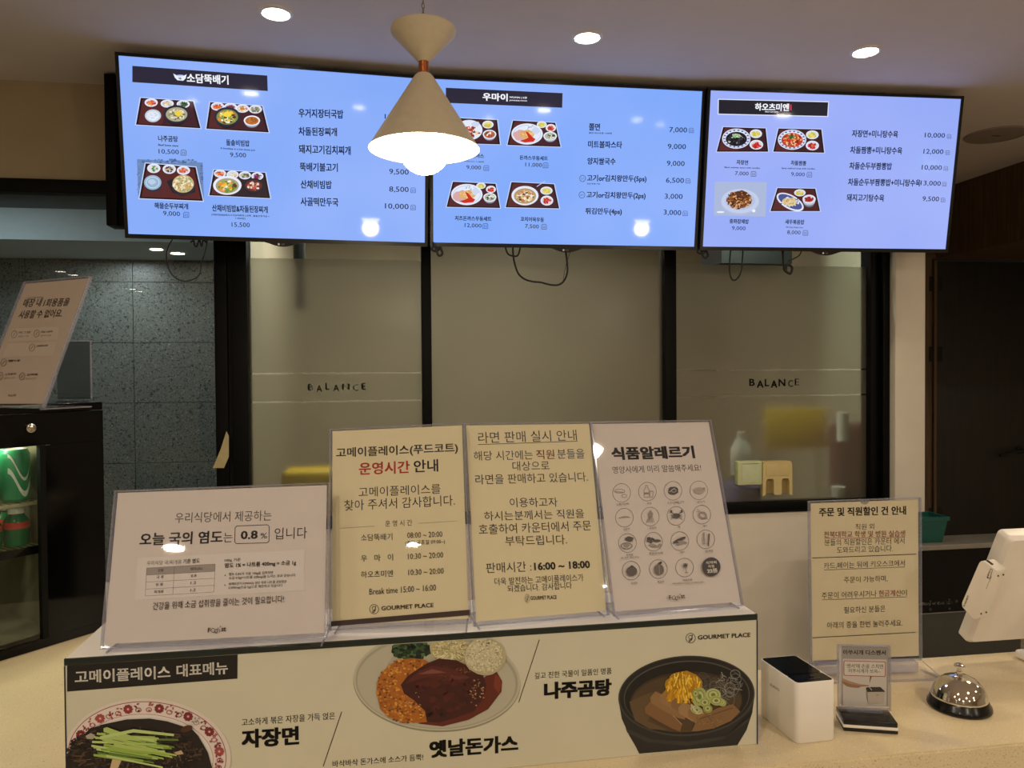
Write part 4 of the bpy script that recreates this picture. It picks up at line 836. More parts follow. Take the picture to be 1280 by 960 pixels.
x, y = IC[1]; A.outline([(x-16, y+26), (x-16, y-8), (x-9, y-18), (x-9, y-28), (x+1, y-28), (x+1, y-18), (x+7, y-8), (x+7, y+26)], 2, g1); A.outline([(x+12, y+26), (x+10, y-2), (x+26, y-2), (x+24, y+26)], 2, g1); A.poly([(x-14, y+4), (x+5, y+4), (x+5, y+12), (x-14, y+12)], g1)
x, y = IC[2]; A.blob(x, y, 24, 19, g2, .1); A.ring(x+3, y, 12, 8, 2, 'c8beb2'); A.line(x-18, y+6, x+8, y-12, 2, 'c8beb2')
x, y = IC[3]; A.blob(x, y+2, 27, 16, 'a59a8e', .08); A.line(x-24, y+4, x+20, y-4, 2, g1); A.ell(x+22, y-8, 6, 5, g1)
x, y = IC[4]; A.poly([(x-30, y+4), (x-10, y-5), (x+14, y-6), (x+30, y+2), (x+14, y-1), (x-10, y+1)], g1); A.ell(x-24, y+2, 2, 2, g2, n=8)
x, y = IC[5]; A.poly([(x, y-30), (x+12, y-14), (x+8, y+4), (x-10, y+4), (x-12, y-14)], g1)
for k in range(5): A.line(x-8+k*4, y+2, x-18+k*9, y+28, 2.5, g1)
x, y = IC[6]; A.blob(x, y, 17, 12, g2, .1)
for s_ in (-1, 1):
    for k in range(3): A.line(x+s_*12, y-4+k*6, x+s_*26, y+k*9-2, 2.5, g2); 
    A.line(x+s_*10, y-8, x+s_*24, y-18, 3, g2); A.blob(x+s_*24, y-20, 5, 7, g2)
x, y = IC[7]; A.ring(x+2, y+4, 20, 17, 8, g1, 20); A.line(x-8, y-14, x-26, y-26, 1.5, g1); A.line(x-8, y-14, x-28, y-14, 1.5, g1); A.ell(x+16, y+16, 8, 5, g1)
x, y = IC[8]; A.blob(x+6, y-18, 20, 12, g2); A.ring(x-6, y+14, 27, 15, 3, g2); A.blob(x-6, y+12, 14, 7, g1)
x, y = IC[9]; A.food(x-16, y-8, 16, 14, [g2], 26, 5); A.ell(x+14, y-4, 18, 6, g2, 0); A.ell(x-4, y+18, 18, 7, g1, 10); A.ell(x+24, y+18, 12, 6, g1, -40)
x, y = IC[10]; A.ell(x-4, y-4, 32, 8, g2, -25); A.ell(x+10, y+6, 22, 6, g1, 10)
for k in range(5): A.ell(x-14+k*9, y+16-k*2, 5, 5, g1, n=10)
x, y = IC[11]
for k in range(8): A.ell(x-12, y-28+k*7, 5, 3, g1, n=8); A.ell(x+12+k*-.6, y-22+k*7, 5, 3, g2, n=8)
A.line(x+12, y-24, x+8, y+36, 2, g2); A.line(x-12, y-30, x-12, y+26, 1.5, g1)
x, y = IC[12]; A.blob(x, y+4, 25, 23, '4a4036', .04); A.poly([(x-12, y-16), (x, y-24), (x+12, y-16), (x, y-12)], '2a221b')
x, y = IC[13]; A.blob(x, y+4, 23, 25, '5c5146', .04); A.line(x, y-20, x+2, y+26, 2, 'a09488'); A.ell(x+4, y-26, 10, 6, '2a221b', -30)
x, y = IC[14]; A.outline([(x-10, y-16), (x+10, y-16), (x+7, y+2), (x-7, y+2)], 2, g2); A.ell(x, y-8, 8, 7, g2); A.line(x, y, x+4, y+24, 2, g2); A.line(x-2, y+25, x+12, y+25, 2.5, g2)
A.ell(582, 697, 42, 44, '2c221c', n=40); A.text('식약처', 558, 686, 607, 683, 14, 'e8dfd4', .03); A.text('지정', 568, 702, 596, 700, 13, 'e8dfd4', .03); A.text('22품', 564, 727, 612, 724, 20, 'f4ece0', .05)
for s_, x0, y0, x1, y1, hh in (('난류(가금류)', 148, 416, 205, 412, 10), ('우유', 287, 411, 307, 410, 10), ('소고기/돼지고기', 380, 407, 456, 403, 10), ('닭고기', 519, 404, 551, 402, 10), ('고등어', 176, 529, 206, 527, 10), ('오징어', 298, 524, 328, 522, 10), ('게', 429, 519, 439, 518, 10), ('새우', 543, 515, 563, 514, 10), ('조개류', 191, 648, 222, 646, 10), ('(굴, 전복, 홍합 포함)', 165, 661, 250, 657, 9), ('땅콩/호두/잣', 297, 642, 360, 638, 11), ('대두', 440, 636, 461, 634, 10), ('밀/메밀', 555, 631, 590, 628, 10), ('토마토', 213, 778, 243, 776, 10), ('복숭아', 334, 772, 365, 770, 10), ('아황산류', 452, 764, 494, 761, 10), ('(최종제품에 10mg/kg 이상 함유된 경우)', 403, 779, 549, 772, 8)): A.text(s_, x0, y0, x1, y1, hh, TX, .01)
fodist(A, 387, 848, 461, 843, 28); A.done('allergen_print', t)
# order notice (upright T stand on the counter)
t, P, Rm, w, h, pl = holder('sign_holder', (.764, 1.317, 1.023, -5.7, 1.1, -1.1), .216, .31, CT+.020, 'tall cream notice with two brown text lines in an upright stand beside the bell', PO, m_ins=.005)
yaw = Rm.to_euler().z; Z = Matrix.Translation((P.x, P.y, CT)) @ Matrix.Rotation(yaw, 4, 'Z')
bm = bmesh.new(); box(bm, .012, w-.012, -.01, .012, .004, .024, .002, mtx=Z); keep(build('base_clamp', bm, 'edgeac', t, True))
bm = bmesh.new()
hexa(bm, [Z@Vector(p) for p in ((-.004, -.038, .0004), (w+.018, -.038, .0004), (w+.012, .03, .0004), (0, .03, .0004), (-.004, -.038, .0034), (w+.018, -.038, .0034), (w+.012, .03, .0034), (0, .03, .0034))]); keep(build('foot_plate', bm, 'clear', t))
bm = bmesh.new()
for a_, b_ in (((-.004, -.038), (w+.018, -.038)), ((w+.018, -.038), (w+.004, .010)), ((-.004, -.038), (.008, .01))):
    A0, B0 = Vector(a_+(.002,)), Vector(b_+(.002,)); d_ = (B0-A0).normalized(); nn = Vector((-d_.y, d_.x, 0))*.0013; up_ = Vector((0, 0, .0018))
    hexa(bm, [Z@p for p in (A0-nn-up_*.8, B0-nn-up_*.8, B0+nn-up_*.8, A0+nn-up_*.8, A0-nn+up_, B0-nn+up_, B0+nn+up_, A0+nn+up_)])
keep(build('foot_edge', bm, 'edgeac', t))
bm = bmesh.new()
hexa(bm, [Z@Vector(p) for p in ((w+.002, -.001, .02), (w+.016, -.037, .003), (w+.016, -.034, .003), (w+.002, .002, .02), (w+.003, -.001, .022), (w+.017, -.037, .005), (w+.017, -.034, .005), (w+.003, .002, .022))]); keep(build('corner_rib', bm, 'edgeac', t))
A = Art(pl, (990, 610, 3.695), lift=.0002, step=.00004)
A.text('주문 및 직원할인 건 안내', 124, 132, 527, 123, 41, '1c1610', .032); A.done('heading_lettering', t)
for s_, x0, y0, x1, y1, hh in (('직원 외', 293, 194, 379, 191, 28), ('분들의 직원할인은 카운터 에서', 150, 267, 519, 258, 30), ('도와드리고 있습니다.', 207, 302, 466, 293, 30), ('카드,페이는 뒤에 키오스크에서', 147, 375, 521, 361, 30), ('주문이 가능하며,', 240, 440, 441, 433, 30), ('주문이 어려우시거나', 137, 512, 390, 502, 30), ('이', 505, 498, 530, 497, 28), ('필요하신 분들은', 240, 579, 431, 571, 30), ('아래의 종을 한번 눌러주세요.', 162, 649, 510, 637, 30)): A.text(s_, x0, y0, x1, y1, hh, TX, .002)
A.text('전북대학교 학생 및 병원 실습생', 147, 229, 522, 224, 29, '9c3a20', .006); A.text('현금계산', 400, 501, 504, 498, 29, '9c3a20', .006)
A.line(93, 323, 573, 305, 3, TX); A.line(93, 691, 570, 666, 3, TX); A.line(147, 232, 522, 227, 1.8, '9c3a20'); A.line(147, 378, 521, 364, 1.8, TX); A.line(137, 516, 530, 502, 1.8, TX)
A.done('notice_print', t)
for q in range(1):
    pn = pl.at(1081, 625); bm = lathe([(0, 0), (.0088, 0), (.0088, .0008), (0, .0008)], 24, Matrix.Translation(P+Rm@Vector((w/2, .001, h-.001))) @ (Rm.to_4x4() @ Matrix.Rotation(R(90), 4, 'X'))); bmesh.ops.bisect_plane(bm, geom=bm.verts[:]+bm.edges[:]+bm.faces[:], plane_co=P+Rm@Vector((0, 0, h-.002)), plane_no=Rm@Vector((0, 0, 1)), clear_outer=True); keep(build('finger_notch', bm, 'edgeac', t))
# toothpick sign
t, P, Rm, w, h, pl = holder('toothpick_sign', (.664, 1.066, 1.060, -18.4, 3.0, -1.3), .076, .100, CT+.021, 'small acrylic sign about the toothpick dispenser on a black base', PW, m_ins=.0035)
yaw = Rm.to_euler().z; Z = Matrix.Translation((P.x, P.y, CT)) @ Matrix.Rotation(yaw, 4, 'Z')
def slab(name, z0, z1, m, gx=0., y0=-.036, y1=.014, bev=.0012):
    bm = bmesh.new(); box(bm, -gx, w+gx, y0, y1, z0, z1, bev, mtx=Z); keep(build(name, bm, m, t, True))
slab('base_bottom', .0004, .006, 'rubber'); slab('base_band', .006, .0105, 'white', .0005, -.0365); slab('base_top', .0105, .0185, 'rubber', -.0005, -.0355)
bm = bmesh.new(); box(bm, .014, w-.014, -.004, .006, .0185, .0225, mtx=Z); keep(build('slot_strip', bm, 'edgeac', t))
A = Art(pl, (1030, 790, 7.38), lift=.0002, step=.00004)
A.poly([(160, 120), (592, 134), (592, 688), (160, 678)], 'a09a92'); A.poly([(172, 246), (578, 254), (574, 684), (176, 676)], 'cfc8bc'); A.text('이쑤시개 디스펜서', 175, 208, 570, 214, 46, '1e1812', .03)
A.poly([(190, 262), (560, 272), (570, 282), (568, 404), (558, 414), (190, 402), (180, 392), (180, 272)], 'a83828'); A.poly([(193, 268), (557, 278), (563, 286), (561, 400), (555, 407), (193, 396), (187, 388), (187, 276)], 'd9d2c4')
A.text("'센서'에 손을 스치면", 203, 330, 545, 338, 40, '2a241c', .008); A.text('이쑤시개가 쏘옥~', 225, 374, 520, 382, 38, '2a241c', .008); A.poly([(424, 408), (440, 408), (417, 478)], '8c3024')
A.poly([(172, 425), (230, 450), (330, 480), (414, 490), (414, 498), (340, 502), (320, 514), (270, 512), (210, 500), (172, 470)], '9a7355'); A.poly([(172, 425), (230, 450), (330, 480), (412, 491), (340, 492), (230, 475), (172, 450)], 'b48c6c')
A.poly([(385, 512), (410, 506), (520, 506), (562, 546), (560, 560), (398, 560)], '2a2420'); A.poly([(385, 516), (400, 552), (560, 550), (552, 652), (408, 672), (390, 600)], 'c2b5a4'); A.poly([(385, 516), (400, 552), (408, 672), (390, 600)], '94887a'); A.line(480, 582, 505, 578, 4, '4a4038'); A.line(415, 505, 440, 535, 5, 'd8d0c4')
A.done('instruction_print', t)

# ------------------------------------------------------------------ toothpick dispenser
A0 = onz(995.6, 931, CT); B0 = onz(1045.4, 925.4, CT); C0 = onz(948.6, 892.5, CT)
ux = (B0-A0); W_ = ux.length; ux.normalize(); uy = (C0-A0); D_ = uy.length; yawd = math.atan2(ux.y, ux.x); D_ = abs(uy.dot(Vector((-ux.y, ux.x, 0)))); Hd = .0945
sk = uy.dot(ux)
t = empty('toothpick_dispenser', A0, yawd, label='white rectangular toothpick dispenser with glossy black top beside the printed box', cat='dispenser')
def rrect(x0, x1, y0, y1, r, n=5, shear=0):
    P = []
    for cx, cy, a in ((x1-r, y0+r, -90), (x1-r, y1-r, 0), (x0+r, y1-r, 90), (x0+r, y0+r, 180)):
        for k in range(n+1): b = R(a+90*k/n); P.append((cx+r*math.cos(b)+shear*(cy+r*math.sin(b)), cy+r*math.sin(b)))
    return P
def prism(layers):
    bm = bmesh.new(); Rg = [[bm.verts.new((x, y, z)) for x, y in P] for P, z in layers]
    n = len(Rg[0])
    for a, b in zip(Rg, Rg[1:]):
        for k in range(n): bm.faces.new((a[k], a[(k+1) % n], b[(k+1) % n], b[k]))
    bm.faces.new(Rg[0][::-1]); bm.faces.new(Rg[-1]); return bm
sh = sk/D_
build('body', prism([(rrect(.001, W_-.001, .001, D_-.001, .008, shear=sh), .0004), (rrect(0, W_, 0, D_, .009, shear=sh), .002), (rrect(0, W_, 0, D_, .009, shear=sh), Hd-.0015), (rrect(.001, W_-.001, .001, D_-.001, .008, shear=sh), Hd), (rrect(.0028, W_-.0028, .0028, D_-.0028, .0065, shear=sh), Hd), (rrect(.0028, W_-.0028, .0028, D_-.0028, .0065, shear=sh), Hd-.0012)]), 'white', t, True)
build('top_panel', prism([(rrect(.003, W_-.003, .003, D_*.30, .005, shear=sh), Hd-.001), (rrect(.003, W_-.003, .003, D_*.30, .005, shear=sh), Hd+.0002)]), 'blackgloss', t)
build('top_lid', prism([(rrect(.003, W_-.003, D_*.31, D_-.003, .005, shear=sh), Hd-.001), (rrect(.003, W_-.003, D_*.31, D_-.003, .005, shear=sh), Hd+.0005)]), 'blackgloss', t)
bm = bmesh.new(); box(bm, W_*.45+sh*.012, W_*.75+sh*.012, .010, .013, Hd+.0002, Hd+.0008); box(bm, W_*.55+sh*.02, W_*.6+sh*.02, .018, .024, Hd+.0002, Hd+.0012); build('pick_slot', bm, 'rubber', t)
pass
ln = (C0-A0).normalized(); pl = Plane(A0, Vector((-ln.y, ln.x, 0)) if (Vector((-ln.y, ln.x, 0))).dot(CAM-A0) > 0 else Vector((ln.y, -ln.x, 0)), (0, 0, 1))
A = Art(pl, (930, 790, 3.657), lift=.0004); A.text('SUAVO', 120, 244, 163, 273, 12, '6a6058', .01); A.done('maker_lettering', t)

# ------------------------------------------------------------------ call bell
bc = onz(1199, 884, CT)
t = empty('call_bell', bc, label='chrome dome call bell on a black base, right end of the counter', cat='bell')
rb = .0495
build('base', lathe([(0, .0005), (rb*.97, .0005), (rb, .003), (rb*.985, .008), (rb*.93, .012), (rb*.91, .0155), (rb*.88, .018), (0, .018)], 56), 'rubber', t, True)
build('dome', lathe([(rb*.87, .018), (rb*.88, .020), (rb*.865, .022), (rb*.84, .0265), (rb*.78, .0345), (rb*.66, .0435), (rb*.5, .050), (rb*.3, .0545), (rb*.1, .0565), (0, .0567)], 64), 'chrome', t, True)
build('plunger', lathe([(0, .055), (.0045, .056), (.0045, .0625), (.003, .063), (.003, .068), (.006, .069), (.0085, .0705), (.0088, .072), (.006, .0745), (0, .0755)], 28), 'chrome', t, True)

# ------------------------------------------------------------------ point-of-sale monitor and card reader
Bm = ony(1210, 807, 1.3); dT = ray(1263, 674); Tm = CAM+dT*(Bm.x/dT.x); upv = (Tm-Bm); MH = upv.length; upv.normalize()
yv = Vector((1, 0, 0)).cross(upv)*-1      # towards the staff side
if yv.y < 0: yv = -yv
Mm = Matrix(((1, yv.x, upv.x, Bm.x), (0, yv.y, upv.y, Bm.y), (0, yv.z, upv.z, Bm.z), (0, 0, 0, 1)))
t = empty('sales_monitor', (1.24, 1.3, CT), label='white back of a tilted sales monitor at the right edge of the counter', cat='monitor')
MW = .36
def tp(name, L, m): 
    bm = prism([(P_, 0) for P_, _ in L]); 
    for v, (q, (P_, yy)) in zip(bm.verts, [((x, z), (P_, yy)) for P_, yy in L for x, z in P_]): v.co = Mm @ Vector((q[0], yy, q[1]))
    return keep(build(name, bm, m, t, True))
tp('rear_housing', [(rrect(.006, MW-.006, .006, MH-.006, .010), .002), (rrect(.001, MW-.001, .001, MH-.001, .009), .008), (rrect(0, MW, 0, MH, .008), .012), (rrect(0, MW, 0, MH, .008), .030)], 'white')
tp('display_panel', [(rrect(.006, MW-.006, .006, MH-.006, .008), .030), (rrect(.006, MW-.006, .006, MH-.006, .008), .032)], 'blackgloss')
bm = bmesh.new()
for k in range(10): box(bm, .055+k*.012, .062+k*.012, -.0001, .0024, MH-.03, MH-.027, mtx=Mm)
keep(build('vent_slot', bm, 'rubber', t))
bm = bmesh.new(); box(bm, 1.215, 1.275, 1.235, 1.265, CT+.02, CT+.19, .006); keep(build('stand_neck', bm, 'white', t, True))
bm = bmesh.new(); box(bm, 1.215, 1.35, 1.16, 1.34, CT+.0005, CT+.018, .006); keep(build('stand_base', bm, 'white', t, True))
# reader: an oblong on the monitor's left edge, laid along it
cr = empty('card_reader', Mm@Vector((0, 0, .1)), label='small white card reader fixed on the left edge of the monitor back', cat='card reader')
pm = Plane(Bm, -yv, upv)
# front face corners measured; the reader stands off the housing by its thickness
pf = Plane(Bm-yv*.034, -yv, upv)
Q = [pf.at(*p) for p in ((1201, 757), (1219, 775), (1246.5, 714), (1226, 699))]
inner = [q+Vector((.040, .022, -.004)) for q in Q]
u1 = (Q[1]-Q[0]); 
bm = bmesh.new()
def rq(q, r=.25):
    out = []
    for i in range(4):
        p, a, b = q[i], q[i-1], q[(i+1) % 4]; rr = .005 if i != 0 and i != 3 else .011
        pa = p+(a-p).normalized()*rr; pb_ = p+(b-p).normalized()*rr
        for k in range(5): s_ = k/4; out.append(pa*(1-s_)**2+p*2*s_*(1-s_)+pb_*s_**2)
    return out
ra, rb_ = rq(Q), rq(inner); va = [bm.verts.new(p) for p in ra]; vb = [bm.verts.new(p) for p in rb_]
bm.faces.new(va); bm.faces.new(vb[::-1]); n_ = len(va)
for k in range(n_): bm.faces.new((va[k], va[(k+1) % n_], vb[(k+1) % n_], vb[k]))
keep(build('reader_body', bm, 'white', cr, True))
A = Art(pf, (1150, 620, 4.8), lift=.0003, step=.00004)
def slant_text(A, s, x0, y0, x1, y1, h, col, bold):
    V, Fc = glyphs(s, bold); A.k += 1; lo, hi = V.min(0), V.max(0); a, b = A.P(x0, y0), A.P(x1, y1); ux_ = b-a; nrm = A.p.n.cross(ux_).normalized(); L_ = ux_.length*h/math.hypot(x1-x0, y1-y0)
    A.add([a+ux_*((v[0]-lo[0])/(hi[0]-lo[0]))+nrm*L_*((v[1]-lo[1])/(hi[1]-lo[1])) for v in V], Fc, col)
slant_text(A, 'KISNET', 268, 662, 296, 594, 10, '2a241e', .02); slant_text(A, 'Secure Reader', 398, 556, 432, 480, 6, '5a5048', .01)
A.outline([(408, 470), (424, 436), (434, 442), (420, 494), (404, 492)], 2.5, '2a241e'); slant_text(A, 'IC', 410, 488, 424, 452, 10, '2a241e', .01)
A.done('reader_lettering', cr)
bm = bmesh.new(); pt = Q[3]+(Q[2]-Q[3])*.25; e1 = (Q[2]-Q[3]).normalized(); 
dv = Vector((.040, .022, -.004)); sl = [pt+dv*.22+upv*.0006-e1*.004, pt+dv*.36+upv*.0006-e1*.004, pt+e1*.014+dv*.36+upv*.0006, pt+e1*.014+dv*.22+upv*.0006]
top = [p+upv*.0012 for p in sl]; hexa(bm, [p-upv*.001 for p in sl]+top); keep(build('card_slot', bm, 'rubber', cr))
for f1, f2 in ((.12, .25), (.12, .75), (.9, .25), (.9, .75)):
    c_ = Q[1]+(Q[2]-Q[1])*f1+Vector((.040, .022, -.004))*f2+Vector((.0001, -.0006, 0)); bm = lathe([(0, 0), (.0016, 0), (.0016, .0012), (0, .0012)], 12, Matrix.Translation(c_) @ Matrix.Rotation(R(90), 4, 'Y')); keep(build('screw', bm, 'rubber', cr))

# ------------------------------------------------------------------ left refrigerated display case
ca, cb = onz(0, 827, CT), onz(133, 786.5, CT)
cdir = (cb-ca).normalized(); cyaw = math.atan2(cdir.y, cdir.x)
tzx = (ony(133, 502, cb.y)).z
CH = tzx-CT; CL = .66; CD = .42
t = empty('drinks_display_case', cb-cdir*CL, cyaw, label='black glass-fronted refrigerated case of drinks on the left counter end', cat='display case')
# local: x along the face (right end = CL), y away from the camera side, z up
pcf = Plane(ca, Vector((cdir.y, -cdir.x, 0)), (0, 0, 1))
def locx(px, py): p_ = pcf.at(px, py); return (p_-(cb-cdir*CL)).dot(cdir), p_.z-CT
wx = locx(51, 700)[0]; wz1 = locx(47, 557)[1]; wz0 = locx(49, 800)[1]
boxo('side_panel', 0, .02, 0.001, CD, .001, CH-.02, 'blackgloss', t); boxo('side_panel', CL-.02, CL, 0.012, CD, .001, CH-.02, 'blackgloss', t, .001)
boxo('back_panel', .02, CL-.02, CD-.02, CD, .001, CH-.02, 'blackmatte', t); boxo('top_panel', 0, CL, 0, CD, CH-.018, CH, 'blackgloss', t, .002)
boxo('front_fascia', 0, CL, 0, .012, wz1, CH-.019, 'blackgloss', t); boxo('front_fascia', wx+.012, CL, 0, .012, wz0-.0, wz1-.0005, 'blackgloss', t); boxo('front_fascia', 0, CL, 0, .012, .001, wz0-.0005, 'blackgloss', t)
boxo('door_frame', wx, wx+.0118, -.004, .010, wz0, wz1, 'black', t)
boxo('door_glass', .02, wx, .002, .006, wz0, wz1, 'glass', t)
lkx, lkz = locx(38, 535)
build('lock', lathe([(0, 0), (.0095, 0), (.0095, .004), (.006, .006), (0, .006)], 24, Matrix.Translation((lkx, 0, lkz)) @ Matrix.Rotation(R(90), 4, 'X')), 'chrome', t, True)
boxo('inner_liner', wx+.03, wx+.034, .012, CD-.02, .03, CH-.03, 'floorcase', t); boxo('inner_floor', .02, wx+.03, .012, CD-.02, .028, .034, 'floorcase', t); boxo('inner_back', .02, wx+.03, CD-.026, CD-.02, .034, CH-.03, 'floorcase', t)
s1z, s2z = locx(30, 632)[1], locx(48, 686)[1]
def wire_shelf(z, y1):
    bm = bmesh.new(); box(bm, .03, wx+.028, .03, .036, z-.006, z); box(bm, .03, wx+.028, y1-.006, y1, z-.006, z)
    for k in range(40): x = .035+k*(wx-.012)/39; box(bm, x-.001, x+.001, .036, y1-.006, z-.004, z-.002)
    return build('shelf', bm, 'mesh_mat', t)
wire_shelf(s1z, .36); wire_shelf(s2z, .38)
boxo('shelf_lip', .03, wx+.02, .022, .03, s2z-.014, s2z+.002, 'rubber', t)
boxo('lamp_strip', .04, wx+.02, .04, .06, CH-.045, CH-.032, emit('case_lamp', 'f4f0c8', 6), t)
l = bpy.data.lights.new('case_light', 'AREA'); l.shape = 'RECTANGLE'; l.size = .4; l.size_y = .05; l.energy = 2.2; l.color = (1, .97, .72); o = bpy.data.objects.new('case_light', l); COL.objects.link(o); o.parent = t; o.location = (.3, .09, CH-.05)
CM = t.matrix_basis.copy()
ORD = ('nearest', 'second from', 'third from')
def can(x, y, z, i, j, first=[None]):
    if first[0] is None:
        r_ = empty('drink_can', (0, 0, 0)); r, hh = .029, .112
        build('can_body', lathe([(0, 0), (r*.8, 0), (r, .006), (r, hh-.010), (r*.84, hh-.001)], 24), 'pouchgreen', r_, True); build('can_lid', lathe([(r*.84, hh-.001), (r*.8, hh), (r*.76, hh-.003), (0, hh-.003)], 24), 'steel', r_, True)
        bm = bmesh.new()
        for k, (z0, sw) in enumerate(((.036, .012), (.070, .007))):
            for q_ in range(10):
                a0, a1 = R(-120+q_*10), R(-110+q_*10); zz0, zz1 = z0+.026*math.cos(q_*.5), z0+.026*math.cos((q_+1)*.5)
                v = [bm.verts.new((r*1.006*math.cos(a), r*1.006*math.sin(a), q)) for a, q in ((a0, zz0), (a1, zz1), (a1, zz1+sw), (a0, zz0+sw))]; bm.faces.new(v)
        build('can_swirl', bm, 'lidwhite', r_); first[0] = r_; o_ = r_; fresh = True
    else:
        o_ = first[0].copy(); COL.objects.link(o_)
        for ch in list(first[0].children): c_ = ch.copy(); COL.objects.link(c_); c_.parent = o_
    o_.location = CM@Vector((x, y, z)); o_.rotation_euler = (0, 0, cyaw+random.uniform(-.5, .5))
    tag(o_, 'green drink can, upper case shelf, %s row, %s door edge' % (('front', 'back')[j], ORD[i]), 'can', 'green cans on the upper case shelf')
    return o_
def bottle(x, y, z, i, j, first=[None]):
    if first[0] is None:
        r_ = empty('drink_bottle', (0, 0, 0)); r = .024
        build('bottle_glass', lathe([(0, 0), (r, .002), (r*1.02, .05), (r*.95, .07), (r*.6, .085), (r*.6, .09)], 20), 'leaf', r_, True); build('label_band', lathe([(r*1.035, .048), (r*1.035, .066)], 20), 'red', r_, True)
        build('cap', lathe([(r*.66, .088), (r*.7, .090), (r*.7, .102), (r*.6, .104), (0, .104)], 20), 'lidwhite', r_, True); first[0] = r_; o_ = r_
    else:
        o_ = first[0].copy(); COL.objects.link(o_)
        for ch in list(first[0].children): c_ = ch.copy(); COL.objects.link(c_); c_.parent = o_
    o_.location = CM@Vector((x, y, z)); o_.scale = (1, 1, .78)
    tag(o_, 'red-labelled green bottle, lower case shelf, %s row, %s door edge' % (('front', 'back')[j], ORD[i]), 'bottle', 'bottles on the lower case shelf')
for j in range(2):
    for i in range(3): can(wx-.012-i*.064-j*.004, .075+j*.075, s1z+.001, i, j)
for j in range(2):
    for i in range(3): bottle(wx-.010-i*.056+j*.01, .075+j*.065, s2z+.001, i, j)
# sign leaning on top of the case
t, P, Rm, w, h, pl = holder('sign_holder', (-.90, 1.80, 1.51, -31.5, -22.5, -.5), .215, .305, CT+CH+.004, 'leaning acrylic sign about disposables standing on the black display case', mat('taupe_paper', 'b8a794', .6, var=.01))
foot(t, P, Rm, w, .10, CT+CH+.0005)
A = Art(pl, (0, 340, 5.647), lift=.0002, step=.00004)
A.text('매장 내', 155, 250, 283, 244, 52, '33281e', .02); A.text('1회용품을', 300, 247, 480, 240, 50, '33281e', .02); A.text('사용할 수 없어요.', 125, 330, 432, 320, 50, '33281e', .02); A.text('지구를 위해 함께해요', 186, 190, 305, 183, 9, '6c5f50', 0); A.done('heading_lettering', t)
A.poly([(88, 400), (420, 388), (408, 478), (60, 490)], 'c2b29f'); A.poly([(60, 505), (400, 492), (375, 590), (20, 600)], 'c2b29f')
for x, y, s_, s2 in ((102, 440, '머그컵', '텀블러 사용'), (260, 435, '비닐·쇼핑백', '장바구니 사용'), (228, 535, '나무젓가락', ''), (28, 640, '빨대', ''), (5, 735, '스트로우', '플라스틱'), (160, 738, '일회용', '물티슈 포크')):
    A.ring(x, y, 20, 28, 3, '54483c', 20); A.line(x-9, y+14, x+9, y-14, 3, '54483c'); A.text(s_, x+30, y-4, x+110, y-7, 13, '4a3e32', .02)
    if s2: A.text(s2, x+26, y+22, x+100, y+18, 10, '6c5f50', 0)
fodist(A, 62, 880, 116, 877, 18); A.done('notice_print', t)
# smoked acrylic stand behind it
pa, pb2 = ony(72, 505, 2.02), ony(112, 427, 2.02)
t = empty('acrylic_stand', (pa.x, 2.02, CT+CH), label='empty smoky acrylic stand behind the leaning sign on the display case', cat='stand')
zt_ = CT+CH+.001
keep(boxo('upright_panel', pa.x, pb2.x, 2.02, 2.023, zt_, pb2.z, 'smoke', t)); keep(boxo('panel_edge', pa.x, pb2.x+.003, 2.019, 2.024, pb2.z+.0002, pb2.z+.0035, 'edgeac', t)); keep(boxo('panel_edge', pb2.x+.0002, pb2.x+.003, 2.019, 2.024, zt_, pb2.z, 'edgeac', t))
keep(boxo('foot_plate', pa.x, pb2.x, 2.0235, 2.08, zt_, zt_+.003, 'smoke', t))

# ------------------------------------------------------------------ behind the counter on the right: freezer, tray
FY = 3.2
fa, fb = ony(1075, 676, FY), ony(1277, 676, FY); z_t = ony(1200, 679, FY).z; z_s = ony(1200, 685, FY).z; z_m = ony(1200, 764, FY).z
t = empty('ice_freezer', (fa.x, FY, 0), label='dark low freezer cabinet behind the counter with a white slogan', cat='freezer')
keep(boxo('cabinet_body', fa.x, fb.x, FY, FY+.15, .02, z_m-.004, 'freezer', t, .004)); keep(boxo('black_glass_front', fa.x, fb.x, FY+.003, FY+.15, z_m, z_s-.001, 'blackgloss', t)); keep(boxo('steel_top', fa.x-.005, fb.x+.005, FY-.02, FY+.16, z_s, z_t, 'steel', t, .002))
keep(boxo('trim_strip', fa.x, fb.x, FY-.003, FY+.003, z_m-.0035, z_m-.0003, 'steel', t)); keep(boxo('plinth', fa.x+.02, fb.x-.02, FY+.03, FY+.13, 0, .02, 'rubber', t))
A = Art(Plane((0, FY+.003, 0), (0, -1, 0), (0, 0, 1)), (1150, 620, 4.8), lift=.0008); A.text('The Story of Cold ICE', -35, 662, 192, 652, 21, 'fff8ea', .035); 
for x, y, r_ in ((62, 632, 6), (175, 622, 8), (218, 630, 10), (62, 680, 12), (176, 675, 8)):
    for k in range(3): a_ = R(60*k+15); A.line(x-r_*math.cos(a_), y-r_*math.sin(a_), x+r_*math.cos(a_), y+r_*math.sin(a_), 2, '4c4a46')
A.done('slogan_lettering', t)
TY = FY+.012
tr0, tr1 = ony(1112, 645, TY), ony(1187, 648, TY); zt2 = ony(1187, 646, TY).z
t = empty('plastic_tray', ((tr0.x+tr1.x)/2, TY+.07, z_t), label='teal plastic tray standing on the freezer top', cat='tray')
